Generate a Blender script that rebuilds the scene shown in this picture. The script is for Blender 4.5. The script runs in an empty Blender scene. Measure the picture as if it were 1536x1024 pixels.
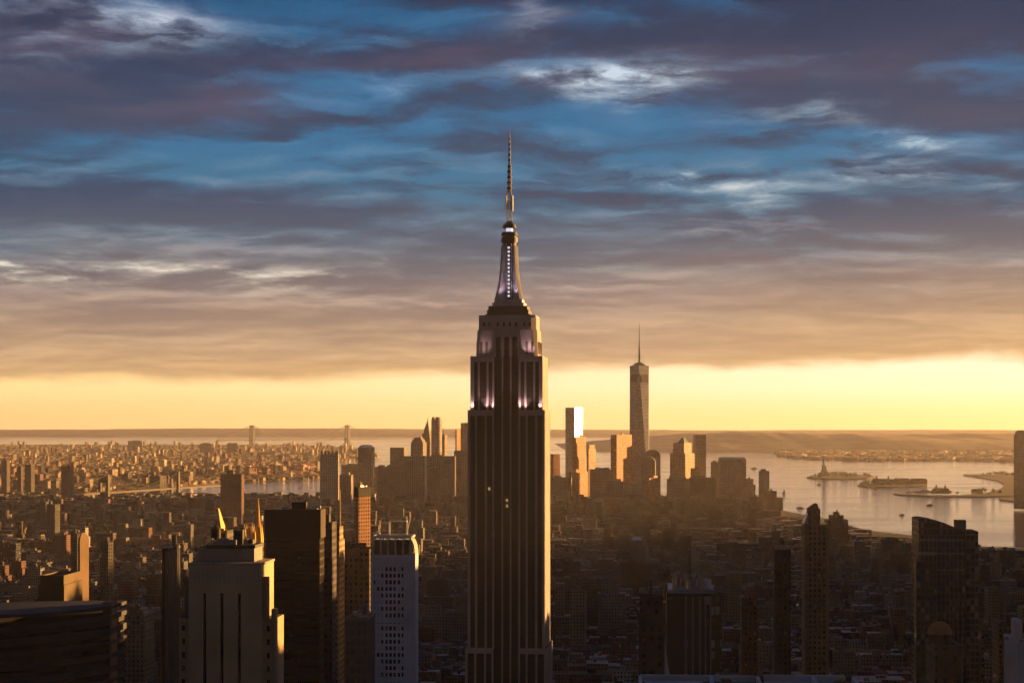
import bpy, math, random
from mathutils import Vector
# ------------------------------------------------------------------ camera, sky, sun, exposure
EYE = 259.0            # metres above the streets
F = 2920.0             # focal length in pixels of the 1536 px wide photograph
HOR = 629.0            # row of the level horizon
SUN_AZ, SUN_EL = math.radians(57), math.radians(3.0)
HAZE = 1.5e-5
sc = bpy.context.scene
COL = sc.collection
cam = bpy.data.cameras.new('camera')
cam.sensor_width = 36.0
cam.lens = F / 1536 * 36
cam.shift_y = (HOR - 512) / 1536
cam.clip_start, cam.clip_end = 1.0, 120000.0
camo = bpy.data.objects.new('camera', cam)
camo.location = (0, 0, EYE)
camo.rotation_euler = (math.radians(90), 0, 0)
COL.objects.link(camo)
sc.camera = camo
sc.view_settings.view_transform = 'Standard'
sc.view_settings.look = 'None'
sc.view_settings.exposure = 1.4
sc.view_settings.gamma = 1.0
sc.cycles.use_denoising = True
sc.cycles.max_bounces = 5
sc.cycles.diffuse_bounces = 2
sc.cycles.glossy_bounces = 3
sc.cycles.volume_bounces = 2
sc.cycles.transparent_max_bounces = 6
sc.cycles.sample_clamp_indirect = 4.0
sc.cycles.caustics_reflective = False

sun = bpy.data.lights.new('sun', 'SUN')
sun.energy = 5.0
sun.angle = math.radians(0.5)
sun.color = (1.0, 0.51, 0.15)
suno = bpy.data.objects.new('sun', sun)
sd = Vector((math.sin(SUN_AZ) * math.cos(SUN_EL), math.cos(SUN_AZ) * math.cos(SUN_EL), math.sin(SUN_EL)))
suno.rotation_euler = sd.to_track_quat('Z', 'Y').to_euler()
COL.objects.link(suno)


def lin(r, g, b):
    f = lambda c: (c / 255 / 12.92) if c / 255 < 0.04045 else ((c / 255 + 0.055) / 1.055) ** 2.4
    return (f(r), f(g), f(b), 1.0)


class NT:
    """small helper round a node tree"""
    def __init__(s, tree):
        s.t = tree
    def n(s, typ, **kw):
        o = s.t.nodes.new(typ)
        for k, v in kw.items():
            setattr(o, k, v)
        return o
    def put(s, sock, v):
        if isinstance(v, bpy.types.NodeSocket):
            s.t.links.new(v, sock)
        else:
            sock.default_value = v
    def m(s, op, a, b=0.0, c=0.0, clamp=False):
        o = s.n('ShaderNodeMath', operation=op, use_clamp=clamp)
        for i, v in enumerate((a, b, c)):
            s.put(o.inputs[i], v)
        return o.outputs[0]
    def step(s, v, lo, hi, to0=0.0, to1=1.0):
        o = s.n('ShaderNodeMapRange', interpolation_type='SMOOTHSTEP')
        for i, x in enumerate((v, lo, hi, to0, to1)):
            s.put(o.inputs[i], x)
        return o.outputs[0]
    def mix(s, f, a, b, mode='MIX'):
        o = s.n('ShaderNodeMix', data_type='RGBA', blend_type=mode)
        s.put(o.inputs[0], f)
        s.put(o.inputs[6], a)
        s.put(o.inputs[7], b)
        return o.outputs[2]
    def noise(s, vec, scale, detail=2.0, rough=0.5, dist=0.0):
        o = s.n('ShaderNodeTexNoise')
        s.put(o.inputs['Vector'], vec)
        o.inputs['Scale'].default_value = scale
        o.inputs['Detail'].default_value = detail
        o.inputs['Roughness'].default_value = rough
        o.inputs['Distortion'].default_value = dist
        return o.outputs[0]
    def xyz(s, x, y, z):
        o = s.n('ShaderNodeCombineXYZ')
        for i, v in enumerate((x, y, z)):
            s.put(o.inputs[i], v)
        return o.outputs[0]
    def ramp(s, f, stops, interp='LINEAR'):
        o = s.n('ShaderNodeValToRGB')
        cr = o.color_ramp
        cr.interpolation = interp
        while len(cr.elements) < len(stops):
            cr.elements.new(0.5)
        for e, (p, c) in zip(cr.elements, stops):
            e.position = p
            e.color = c
        s.put(o.inputs[0], f)
        return o.outputs[0]


# ---- the sky: dusk cloud deck over a clear strip along the horizon, laid out by compass bearing and elevation
world = bpy.data.worlds.new('World')
sc.world = world
world.use_nodes = True
W = NT(world.node_tree)
world.node_tree.nodes.clear()
tc = W.n('ShaderNodeTexCoord')
sep = W.n('ShaderNodeSeparateXYZ')
W.t.links.new(tc.outputs['Generated'], sep.inputs[0])
dx, dy, dz = sep.outputs
az = W.m('ARCTAN2', dx, dy)
el = W.m('ARCSINE', dz)
zc = W.m('MAXIMUM', dz, 0.0)
q = W.m('DIVIDE', 1.0, W.m('ADD', zc, 0.095))
hx, hy = W.m('MULTIPLY', dx, q), W.m('MULTIPLY', dy, q)
deck = W.xyz(hx, W.m('MULTIPLY', hy, 1.3), 3.7)                       # a flat deck seen in perspective
flat = W.xyz(W.m('MULTIPLY', az, 9.0), W.m('MULTIPLY', el, 34.0), 1.3)
n_big = W.noise(deck, 0.75, 9.0, 0.60, 0.55)
n_mid = W.noise(deck, 2.1, 8.0, 0.62, 0.3)
n_fine = W.noise(flat, 3.0, 7.0, 0.62, 0.9)
n_warp = W.noise(flat, 1.1, 5.0, 0.58, 0.2)
n_warp2 = W.noise(W.xyz(W.m('ADD', W.m('MULTIPLY', az, 8.0), 11.0), W.m('MULTIPLY', el, 26.0), 5.0), 1.2, 6.0, 0.6, 0.2)
def lumps(off):
    # rolls of a cloud deck seen from below, drawn out along the horizon
    hy2 = W.m('ADD', W.m('MULTIPLY', hy, 1.75), off)
    v = W.xyz(W.m('ADD', W.m('MULTIPLY', hx, 1.35), W.m('MULTIPLY', W.m('SUBTRACT', n_warp, 0.5), 0.5)), W.m('ADD', hy2, W.m('MULTIPLY', W.m('SUBTRACT', n_warp2, 0.5), 0.9)), 9.1)
    return W.m('ADD', W.m('MULTIPLY', W.noise(v, 1.25, 7.0, 0.55, 0.25), 0.68), W.m('MULTIPLY', W.noise(v, 3.1, 6.0, 0.6, 0.4), 0.32))


l0 = lumps(0.0)
l1 = lumps(0.22)
relief = W.m('MULTIPLY', W.m('MULTIPLY', W.m('SUBTRACT', l0, l1), 7.0), W.m('MULTIPLY', W.step(el, 0.01, 0.08, 0.35, 1.0), W.step(n_big, 0.38, 0.62, 0.25, 1.0)))                 # the side of each roll that faces the sunset
waz = W.m('ADD', az, W.m('MULTIPLY', W.m('SUBTRACT', n_warp, 0.5), 0.11))
wel = W.m('ADD', el, W.m('MULTIPLY', W.m('SUBTRACT', n_warp2, 0.5), 0.050))
H_ = lambda py: (HOR - py) / F
A_ = lambda px: (px - 768) / F
E_TOP = 0.24


def blob_sum(items):
    tot = None
    for px, py, rx, ry, k in items:
        a = W.m('DIVIDE', W.m('SUBTRACT', waz, A_(px)), rx / F)
        b = W.m('DIVIDE', W.m('SUBTRACT', wel, H_(py)), ry / F)
        r2 = W.m('ADD', W.m('MULTIPLY', a, a), W.m('MULTIPLY', b, b))
        g = W.m('MULTIPLY', W.m('POWER', 2.718, W.m('MULTIPLY', r2, -1.0)), k)
        tot = g if tot is None else W.m('ADD', tot, g)
    return tot


def el_ramp(rows):
    stops = [(max(0.0, H_(py)) / E_TOP, lin(*c)) for py, c in rows]
    t = W.m('DIVIDE', W.m('ADD', el, W.m('MULTIPLY', W.m('SUBTRACT', n_warp, 0.5), 0.02)), E_TOP)
    return W.ramp(t, sorted(stops, key=lambda s: s[0]))


dark = el_ramp([(-60, (14, 38, 70)), (0, (26, 54, 88)), (100, (38, 62, 94)), (200, (48, 74, 104)), (300, (46, 75, 105)),
                (380, (86, 97, 113)), (450, (134, 118, 114)), (520, (172, 143, 118)), (570, (196, 158, 112))])
light = el_ramp([(-60, (36, 100, 150)), (0, (14, 86, 132)), (100, (30, 108, 156)), (200, (34, 112, 158)), (300, (56, 116, 148)),
                 (380, (122, 138, 150)), (450, (170, 150, 138)), (520, (206, 172, 136)), (570, (224, 182, 122))])
gaps = blob_sum([(500, 150, 110, 40, .55), (420, 210, 150, 22, .25), (930, 175, 190, 40, .5), (330, 250, 140, 16, .5), (690, 280, 80, 22, .55),
                 (1010, 235, 220, 22, .45), (1500, 130, 70, 26, .4), (560, 35, 160, 26, .35), (1250, 225, 210, 26, .35), (1090, 300, 130, 20, .4)])
bodies = blob_sum([(170, 150, 190, 60, .8), (1120, 70, 330, 60, .85), (1330, 150, 230, 40, .6), (620, 95, 150, 24, .5), (30, 60, 120, 70, .4),
                   (300, 330, 300, 26, .35), (760, 220, 120, 24, .35), (1150, 335, 170, 26, .45), (1430, 340, 160, 30, .35), (950, 390, 200, 20, .25)])
tex = W.m('ADD', W.m('MULTIPLY', n_big, 0.6), W.m('ADD', W.m('MULTIPLY', n_mid, 0.35), W.m('MULTIPLY', n_fine, 0.16)))
bal = W.m('ADD', W.m('ADD', W.m('MULTIPLY', W.m('SUBTRACT', tex, 0.54), 1.9), W.m('ADD', W.m('MULTIPLY', W.m('SUBTRACT', l0, 0.5), 2.6), W.m('MULTIPLY', relief, 0.30))), W.m('SUBTRACT', W.m('MULTIPLY', gaps, 1.45), W.m('MULTIPLY', bodies, 1.15)))
f_light = W.step(bal, -0.40, 0.62)
cloud = W.mix(f_light, dark, light)
mauve = W.m('MULTIPLY', W.m('MULTIPLY', blob_sum([(230, 150, 240, 62, .75), (1200, 120, 330, 36, .5), (1480, 180, 130, 16, .7), (640, 105, 150, 26, .7), (900, 170, 60, 30, .2),
                                                  (150, 70, 190, 40, .7), (760, 20, 70, 40, .6), (900, 440, 400, 22, .35), (1200, 385, 260, 9, .7), (1400, 408, 160, 8, .7), (300, 372, 200, 8, .5), (420, 300, 260, 18, .3)]),
                              W.step(n_mid, 0.3, 0.62)), 0.48, clamp=True)
cloud = W.mix(mauve, cloud, lin(118, 96, 112))
cloud = W.mix(W.m('MULTIPLY', W.step(relief, 0.05, 1.1), 0.46), cloud, W.ramp(W.m('DIVIDE', el, E_TOP), [(0.0, lin(255, 214, 150)), (0.2, lin(226, 184, 150)), (0.36, lin(176, 160, 156)), (0.55, lin(112, 146, 172)), (1.0, lin(84, 126, 160))]))
cloud = W.mix(W.m('MULTIPLY', W.step(relief, -0.05, -1.1), 0.48), cloud, W.ramp(W.m('DIVIDE', el, E_TOP), [(0.0, lin(196, 150, 104)), (0.2, lin(146, 122, 110)), (0.36, lin(84, 86, 98)), (0.55, lin(40, 58, 84)), (1.0, lin(20, 40, 66))]))
# sun side of the sky warms the low deck
glow = W.m('MULTIPLY', W.step(az, -0.1, 0.75), W.step(el, 0.115, 0.015))
cloud = W.mix(W.m('MULTIPLY', glow, 0.8), cloud, lin(238, 186, 112))
shine = blob_sum([(140, 38, 90, 26, .40), (235, 56, 80, 26, 1.1), (60, 70, 80, 40, .2), (785, 20, 26, 34, .35), (925, 128, 100, 20, 1.5), (985, 126, 60, 10, .8), (860, 120, 60, 8, .8),
                  (1350, 228, 70, 18, 1.3), (1190, 186, 90, 12, .55), (1090, 291, 100, 13, .9), (20, 389, 60, 6, 1.5), (250, 407, 180, 7, 1.5),
                  (440, 415, 120, 7, 1.1), (70, 418, 100, 7, 1.2), (1330, 262, 150, 9, .35), (350, 396, 180, 5, .5), (560, 150, 50, 24, .3), (470, 425, 60, 5, .6),
                  (330, 433, 280, 14, .25)])
f_shine = W.m('MULTIPLY', shine, W.step(W.m('ADD', W.m('ADD', W.m('MULTIPLY', n_fine, 0.22), W.m('MULTIPLY', l0, 0.78)), W.m('MULTIPLY', relief, 0.12)), 0.38, 0.66), clamp=True)
cloud = W.mix(W.m('MULTIPLY', f_shine, 0.95, clamp=True), cloud, W.ramp(W.m('DIVIDE', el, E_TOP), [(0.0, lin(255, 225, 170)), (0.3, lin(235, 225, 205)), (0.62, lin(206, 228, 240)), (1.0, lin(205, 205, 225))]))
# under-lit rim at the lower edge of the deck
strip = W.mix(W.step(az, -0.28, 0.28), W.ramp(W.m('DIVIDE', el, 0.034, clamp=True), [(0.0, lin(255, 214, 128)), (0.45, lin(255, 228, 142)), (1.0, lin(255, 226, 146))]),
              W.ramp(W.m('DIVIDE', el, 0.034, clamp=True), [(0.0, lin(255, 236, 140)), (0.45, lin(255, 252, 190)), (1.0, lin(255, 253, 200))]))
strip = W.mix(1.0, strip, (1.30, 1.08, 1.30, 1.0), 'MULTIPLY')
strip = W.mix(W.step(az, 0.25, 0.9), strip, (3.6, 2.6, 1.3, 1.0))
edge = W.m('ADD', W.step(az, -0.20, 0.26, 0.0186, 0.0285), W.m('MULTIPLY', W.m('SUBTRACT', W.noise(flat, 1.6, 6.0, 0.6, 0.3), 0.5), 0.016))
f_cloud = W.step(W.m('SUBTRACT', el, edge), -0.0025, 0.0065)
rim = W.m('MULTIPLY', W.step(W.m('SUBTRACT', el, edge), 0.008, 0.0), W.step(n_fine, 0.35, 0.6))
cloud = W.mix(W.m('MULTIPLY', rim, W.step(az, -0.3, 0.3, 0.25, 0.55)), cloud, lin(255, 222, 150))
sky = W.mix(f_cloud, strip, cloud)
# the far side of the sky, away from the sunset, is a dull blue-grey dusk
nish = W.n('ShaderNodeTexSky', sky_type='NISHITA', sun_disc=False)
nish.sun_elevation, nish.sun_rotation = SUN_EL, SUN_AZ
dusk = W.mix(0.35, W.ramp(W.m('DIVIDE', W.m('ABSOLUTE', el), 1.57), [(0.0, lin(50, 54, 70)), (0.25, lin(44, 54, 78)), (1.0, lin(42, 58, 90))]),
             W.mix(1.0, nish.outputs[0], (0.03, 0.03, 0.03, 1), 'MULTIPLY'))
away = W.m('MAXIMUM', W.step(W.m('ABSOLUTE', W.m('SUBTRACT', az, 0.35)), 0.85, 1.7), W.step(el, 0.25, 0.7))
sky = W.mix(away, sky, dusk)
bg = W.n('ShaderNodeBackground')
W.put(bg.inputs[0], sky)
bg.inputs[1].default_value = 0.38
out = W.n('ShaderNodeOutputWorld')
W.t.links.new(bg.outputs[0], out.inputs[0])

# ------------------------------------------------------------------ helpers
RNG = random.Random(11)
R = math.radians


def X(px, d):
    return (px - 768) / F * d


def Z(py, d):
    return EYE + (HOR - py) / F * d


def G(px, py):
    """point of the flat ground seen at that pixel"""
    d = EYE * F / (py - HOR)
    return (X(px, d), d)


class MB:
    """collects faces, then links them as one mesh object"""
    def __init__(s):
        s.v, s.f, s.m, s.uv, s.tint = [], [], [], [], []
        s.cur = (1, 1, 1)
        s.u0 = 0.0
    def face(s, pts, mat=0, uv=None):
        k = len(s.v)
        s.v += [tuple(p) for p in pts]
        s.f.append(tuple(range(k, k + len(pts))))
        s.m.append(mat)
        s.uv += uv if uv else [(p[0], p[1]) for p in pts]
        s.tint += [s.cur] * len(pts)
    def prism(s, lo, hi, z0, z1, mat=0, top=1, bottom=False):
        """lo, hi: same-length counter-clockwise outlines"""
        n = len(lo)
        u = s.u0
        for i in range(n):
            j = (i + 1) % n
            a, b, c, d = lo[i], lo[j], hi[j], hi[i]
            L = math.hypot(b[0] - a[0], b[1] - a[1])
            s.face([(a[0], a[1], z0), (b[0], b[1], z0), (c[0], c[1], z1), (d[0], d[1], z1)], mat,
                   [(u, z0), (u + L, z0), (u + L, z1), (u, z1)])
            u += L
        if top is not None:
            s.face([(p[0], p[1], z1) for p in hi], top)
        if bottom:
            s.face([(p[0], p[1], z0) for p in reversed(lo)], top if top is not None else mat)
    def box(s, cx, cy, z0, z1, w, d, rot=0.0, mat=0, top=None, bottom=False):
        c, n = math.cos(rot), math.sin(rot)
        P = [(cx + a * c - b * n, cy + a * n + b * c) for a, b in ((-w / 2, -d / 2), (w / 2, -d / 2), (w / 2, d / 2), (-w / 2, d / 2))]
        s.prism(P, P, z0, z1, mat, mat if top is None else top, bottom)
    def frus(s, cx, cy, z0, z1, w0, d0, w1, d1, mat=0, top=None):
        q = lambda w, d: [(cx - w / 2, cy - d / 2), (cx + w / 2, cy - d / 2), (cx + w / 2, cy + d / 2), (cx - w / 2, cy + d / 2)]
        s.prism(q(w0, d0), q(w1, d1), z0, z1, mat, mat if top is None else top)
    def cyl(s, cx, cy, z0, z1, r0, r1=None, n=12, mat=0, top=None):
        r1 = r0 if r1 is None else r1
        q = lambda r: [(cx + r * math.cos(2 * math.pi * (i + .5) / n), cy + r * math.sin(2 * math.pi * (i + .5) / n)) for i in range(n)]
        s.prism(q(r0), q(max(r1, 0.01)), z0, z1, mat, mat if top is None else top)
    def beam(s, a, b, w, mat=0):
        a, b = Vector(a), Vector(b)
        t = (b - a).normalized()
        n1 = t.cross(Vector((0, 0, 1)))
        n1 = Vector((1, 0, 0)) if n1.length < 1e-4 else n1.normalized()
        n2 = n1.cross(t)
        q = [(n1 * i + n2 * j) * (w / 2) for i, j in ((-1, -1), (1, -1), (1, 1), (-1, 1))]
        A, B = [a + k for k in q], [b + k for k in q]
        for i in range(4):
            j = (i + 1) % 4
            s.face([A[i], A[j], B[j], B[i]], mat)
        s.face(A[::-1], mat)
        s.face(B, mat)
    def build(s, name, mats, parent=None, loc=None, rz=None, smooth=False):
        me = bpy.data.meshes.new(name)
        me.from_pydata(s.v, [], s.f)
        for m in (mats if isinstance(mats, (list, tuple)) else [mats]):
            me.materials.append(m)
        me.polygons.foreach_set('material_index', s.m)
        uvl = me.uv_layers.new(name='UVMap')
        uvl.data.foreach_set('uv', [c for t in s.uv for c in t])
        at = me.attributes.new('tint', 'FLOAT_COLOR', 'CORNER')
        at.data.foreach_set('color', [c for t in s.tint for c in (t[0], t[1], t[2], 1.0)])
        if smooth:
            me.polygons.foreach_set('use_smooth', [True] * len(s.f))
        me.update()
        o = bpy.data.objects.new(name, me)
        COL.objects.link(o)
        if parent is not None:
            o.parent = parent
        if loc is not None:
            o.location = loc
        if rz is not None:
            o.rotation_euler = (0, 0, rz)
        return o


def tag(o, label, cat, group=None):
    o['label'], o['category'] = label, cat
    if group:
        o['group'] = group
    return o


def thing(name, label, cat, loc, rz=0.0, group=None):
    o = bpy.data.objects.new(name, None)
    COL.objects.link(o)
    o.location, o.rotation_euler = loc, (0, 0, rz)
    return tag(o, label, cat, group)


def kind(o, k):
    o['kind'] = k
    return o


# ------------------------------------------------------------------ materials
def new_mat(name):
    m = bpy.data.materials.new(name)
    m.use_nodes = True
    t = NT(m.node_tree)
    return m, t, m.node_tree.nodes['Principled BSDF']


def plain(name, col, rough=0.8, metal=0.0, var=0.25, scale=0.15, tinted=False):
    m, t, b = new_mat(name)
    g = t.n('ShaderNodeNewGeometry')
    v = t.noise(g.outputs['Position'], scale, 5.0, 0.6)
    base = (*col, 1)
    if tinted:
        a = t.n('ShaderNodeAttribute', attribute_name='tint')
        base = t.mix(1.0, a.outputs['Color'], base, 'MULTIPLY')
    c = t.mix(1.0, base, t.ramp(v, [(0.3, (1 - var, 1 - var, 1 - var, 1)), (0.7, (1 + var, 1 + var, 1 + var, 1))]), 'MULTIPLY')
    t.put(b.inputs['Base Color'], c)
    b.inputs['Roughness'].default_value = rough
    b.inputs['Metallic'].default_value = metal
    return m


def glow(name, col, k):
    m, t, b = new_mat(name)
    b.inputs['Base Color'].default_value = (0.05, 0.05, 0.05, 1)
    b.inputs['Emission Color'].default_value = (*col, 1)
    b.inputs['Emission Strength'].default_value = k
    return m


def facade(name, wu, wv, fu, fv, col=(1, 1, 1), glass=(0.012, 0.014, 0.018), rough_wall=0.85, rough_glass=0.12, spandrel=None, lit=0.003, metal=0.0, var=1.0):
    """walls with window openings laid out in metres along the wall; tint attribute times col"""
    m, t, b = new_mat(name)
    uv = t.n('ShaderNodeUVMap').outputs[0]
    s = t.n('ShaderNodeSeparateXYZ')
    t.t.links.new(uv, s.inputs[0])
    cu, cv = t.m('DIVIDE', s.outputs[0], wu), t.m('DIVIDE', s.outputs[1], wv)
    du = t.m('ABSOLUTE', t.m('SUBTRACT', t.m('FRACT', cu), 0.5))
    dv = t.m('ABSOLUTE', t.m('SUBTRACT', t.m('FRACT', cv), 0.5))
    iu, iv = t.m('LESS_THAN', du, fu / 2), t.m('LESS_THAN', dv, fv / 2)
    win = t.m('MULTIPLY', iu, iv)
    wn = t.n('ShaderNodeTexWhiteNoise', noise_dimensions='2D')
    t.put(wn.inputs['Vector'], t.xyz(t.m('FLOOR', cu), t.m('FLOOR', cv), 0.0))
    a = t.n('ShaderNodeAttribute', attribute_name='tint')
    g = t.n('ShaderNodeNewGeometry')
    v1 = t.noise(g.outputs['Position'], 0.05, 6.0, 0.65)
    wall = t.mix(1.0, t.mix(1.0, a.outputs['Color'], (*col, 1), 'MULTIPLY'), t.ramp(v1, [(0.3, (.72, .72, .72, 1)), (0.7, (1.25, 1.25, 1.25, 1))]), 'MULTIPLY')
    if spandrel is not None:
        wall = t.mix(iu, wall, (*spandrel, 1))
    gl = t.ramp(wn.outputs['Value'], [(0.0, (*[c * 0.6 for c in glass], 1)), (0.62, (*[c * 1.0 for c in glass], 1)), (0.86, (*[c * (1 + 1.2 * var) for c in glass], 1)), (1.0, (*[c * (1 + 5 * var) + .02 * var for c in glass], 1))])
    t.put(b.inputs['Base Color'], t.mix(win, wall, gl))
    t.put(b.inputs['Roughness'], t.m('ADD', t.m('MULTIPLY', win, rough_glass - rough_wall), rough_wall))
    b.inputs['Metallic'].default_value = metal
    if lit:
        on = t.m('MULTIPLY', win, t.m('GREATER_THAN', wn.outputs['Value'], 1 - lit))
        b.inputs['Emission Color'].default_value = (1.0, 0.55, 0.25, 1)
        t.put(b.inputs['Emission Strength'], t.m('MULTIPLY', on, 0.14))
    return m


M = dict(
    masonry=facade('masonry_with_windows', 3.2, 3.6, .42, .5),
    wide=facade('ribbon_windows', 40.0, 3.7, .96, .48, rough_glass=.15),
    pier=facade('pier_facade', 3.4, 400.0, .5, .985, glass=(.02, .019, .02), rough_glass=.25),
    curtain=facade('curtain_wall', 1.9, 3.9, .86, .80, glass=(.035, .038, .042), rough_wall=.4, rough_glass=.10, lit=.002),
    curtain2=facade('matt_curtain_wall', 2.6, 3.9, .80, .72, glass=(.05, .05, .052), rough_wall=.45, rough_glass=.28, lit=.002),
    far=facade('distant_facade', 5.0, 4.2, .45, .45, lit=0.0),
    bay=facade('window_bay', 2.55, 3.75, .60, .52, col=(1, 1, 1), glass=(.006, .006, .007), rough_wall=.7, rough_glass=.45, lit=.005, var=.1),
    roof=plain('roof_felt', (.16, .15, .145), .9, 0, .45, .12, True),
    blank=plain('plain_wall', (1, 1, 1), .85, 0, .22, .06, True),
    stone=plain('limestone', (.42, .375, .365), .85, 0, .18, .05),
    darkmetal=plain('dark_metal', (.035, .034, .036), .6, .15, .2, .2),
    metal=plain('aluminium', (.30, .30, .32), .38, .8, .2, .2),
    fins=plain('pale_mast_metal', (.50, .48, .52), .45, .35, .15, .2),
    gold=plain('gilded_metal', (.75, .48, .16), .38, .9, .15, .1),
    copper=plain('verdigris_copper', (.12, .20, .17), .6, .1, .25, .2),
    glass=plain('dark_glass', (.014, .015, .018), .10, 0, .2, .05),
    wood=plain('tank_cedar', (.09, .06, .04), .85, 0, .25, .6),
    red=plain('red_paint', (.42, .07, .03), .6, 0, .2, .05),
    white=plain('white_paint', (.70, .70, .68), .6, 0, .1, .2),
    pane=facade('mirror_curtain_wall', 4.0, 4.2, .94, .90, col=(1, 1, 1), glass=(.42, .40, .40), rough_wall=.4, rough_glass=.22, lit=0, metal=.55, var=.08),
    sunset_glass=facade('sunset_painted_glass', 4.5, 4.2, .90, .86, col=(1, 1, 1), glass=(.36, .10, .02), rough_wall=.6, rough_glass=.75, lit=0, metal=0, var=.25),  # matt orange that stands in for the sunset reflected in downtown glass
    ironwork=plain('brown_ironwork', (.07, .045, .034), .7, 0, .2, .02),
    steel=plain('bridge_steel', (.16, .17, .18), .6, .2, .15, .01),
    lamp=glow('lit_lantern', (.90, .82, 1.0), .30),
    lampband=glow('lit_band', (1.0, .93, .8), .2),
)

# ------------------------------------------------------------------ ground, water, shores, hills
def sheet(name, pts, z, mat, depth=1.5, k='structure'):
    mb = MB()
    P = [(p[0], p[1]) for p in pts]
    ar = sum(P[i][0] * P[(i + 1) % len(P)][1] - P[(i + 1) % len(P)][0] * P[i][1] for i in range(len(P)))
    if ar < 0:
        P = P[::-1]
    mb.prism(P, P, z - depth, z, 0, 0)
    return kind(mb.build(name, mat), k)


def ground_mat(name, c0, c1, scale, rough=.95):
    m, t, b = new_mat(name)
    g = t.n('ShaderNodeNewGeometry')
    a = t.noise(g.outputs['Position'], scale, 8.0, 0.7)
    t.put(b.inputs['Base Color'], t.ramp(a, [(0.35, (*c0, 1)), (0.65, (*c1, 1))]))
    b.inputs['Roughness'].default_value = rough
    return m


wm, wt, wb = new_mat('harbour_water')
wb.inputs['Base Color'].default_value = (.012, .017, .02, 1)
wb.inputs['Roughness'].default_value = .22
wb.inputs['IOR'].default_value = 1.33
wg = wt.n('ShaderNodeNewGeometry')
wmap = wt.n('ShaderNodeMapping')
wmap.inputs['Scale'].default_value = (1, 2.2, 1)
wt.t.links.new(wg.outputs['Position'], wmap.inputs[0])
wn1 = wt.noise(wmap.outputs[0], .03, 6.0, .65)
wn2 = wt.noise(wmap.outputs[0], .0012, 4.0, .6)
wbump = wt.n('ShaderNodeBump')
wbump.inputs['Strength'].default_value = .12
wbump.inputs['Distance'].default_value = 6.0
wt.t.links.new(wn1, wbump.inputs['Height'])
wt.t.links.new(wbump.outputs[0], wb.inputs['Normal'])
wt.put(wb.inputs['Roughness'], wt.step(wn2, .35, .65, .04, .12))
S = 45000
sheet('water', [(-S, -3000), (S, -3000), (S, 42000), (-S, 42000)], 0.0, wm, 2.0)

street = ground_mat('street_asphalt', (.022, .020, .019), (.05, .045, .04), .02)
soil = ground_mat('built_up_land', (.07, .052, .04), (.15, .11, .08), .006)
green = ground_mat('winter_wood', (.028, .026, .016), (.06, .05, .03), .01)
upland = ground_mat('built_up_upland', (.22, .17, .115), (.42, .33, .23), .004)  # base colours lightened in place of haze over the far hills
MAN = [(-3600, -2500), (-3600, 6300)] + [G(*p) for p in ((-60, 744), (150, 745), (250, 744), (330, 747), (400, 752), (480, 750), (540, 744), (640, 741), (760, 740),
       (900, 742), (1040, 745), (1130, 753), (1168, 765), (1235, 778), (1300, 796), (1370, 804), (1462, 820), (1560, 823))] + [(1700, 3000), (2600, 1800), (3600, -2500)]
sheet('ground', MAN, 2.0, street, 3.0)
BRK = [G(*p) for p in ((-900, 741), (-60, 740), (130, 738), (230, 733), (330, 724), (400, 721.5), (478, 719), (488, 708), (470, 699), (500, 692), (560, 689), (566, 684), (545, 676), (522, 671.5), (440, 668.5),
       (330, 668.8), (200, 668), (60, 668), (-900, 667))]
sheet('far_shore', BRK, 2.2, soil, 3.0)
NJ = [G(*p) for p in ((1165, 684), (1220, 689), (1300, 692), (1420, 690.5), (1560, 694), (1900, 698), (1900, 672), (1165, 672))]
sheet('harbour_flats', NJ, 2.2, soil, 3.0)
LIB = [G(*p) for p in ((1210, 716.5), (1225, 718.5), (1262, 719), (1300, 718), (1313, 716), (1300, 713.5), (1262, 711.5), (1236, 712), (1218, 714.5))]
sheet('island', LIB, 4.0, green, 5.0)
ELL = [G(*p) for p in ((1286, 728), (1302, 731), (1340, 731), (1388, 729.5), (1391, 726), (1372, 723.5), (1330, 724.5), (1300, 726))]
sheet('island', ELL, 4.0, green, 5.0)
SPIT = [G(*p) for p in ((1340, 741), (1372, 743), (1440, 743.2), (1480, 740), (1503, 733), (1506, 727), (1496, 721), (1478, 718), (1445, 713), (1446, 711.5), (1490, 712), (1520, 710),
        (1700, 706), (1700, 765), (1545, 754), (1500, 750), (1498, 748), (1540, 744), (1470, 745.5), (1400, 745), (1352, 743.2))]
sheet('shore_spit', SPIT, 3.0, green, 4.0)


def heights(name, x0, x1, y0, y1, nx, ny, fn, mat):
    mb = MB()
    P = {}
    for j in range(ny + 1):
        for i in range(nx + 1):
            u, v = i / nx, j / ny
            P[i, j] = (x0 + (x1 - x0) * u, y0 + (y1 - y0) * v, fn(u, v))
    for j in range(ny):
        for i in range(nx):
            mb.face([P[i, j], P[i + 1, j], P[i + 1, j + 1], P[i, j + 1]])
    return kind(mb.build(name, mat, smooth=True), 'structure')


def wob(x, s=0.0):
    return (math.sin(x * 3.1 + s) + .6 * math.sin(x * 7.3 + 1.7 + s) + .35 * math.sin(x * 17.1 + .4 + s) + .2 * math.sin(x * 41 + s)) / 2.15


# low hills along the whole horizon, 30 km off
heights('hills', X(-500, 30000), X(2100, 30000), 29800, 34500, 260, 10,
        lambda u, v: -2 + math.sin(math.pi * min(1, v * 1.15)) ** .7 * (98 + 8 * wob(u * 9) + 26 * math.exp(-((u - .36) / .12) ** 2) - 10 * u), upland)


def island_h(u, v):
    e = min(1, u / .20) ** .8 * min(1, (1 - u) / .05)
    r = math.sin(math.pi * min(1, v)) ** .8
    return -3 + max(0, e) * r * (126 + 16 * wob(u * 5, 2.0) * 1 + 14 * math.sin(v * 9 + u * 13) - 40 * max(0, u - .45))


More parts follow.
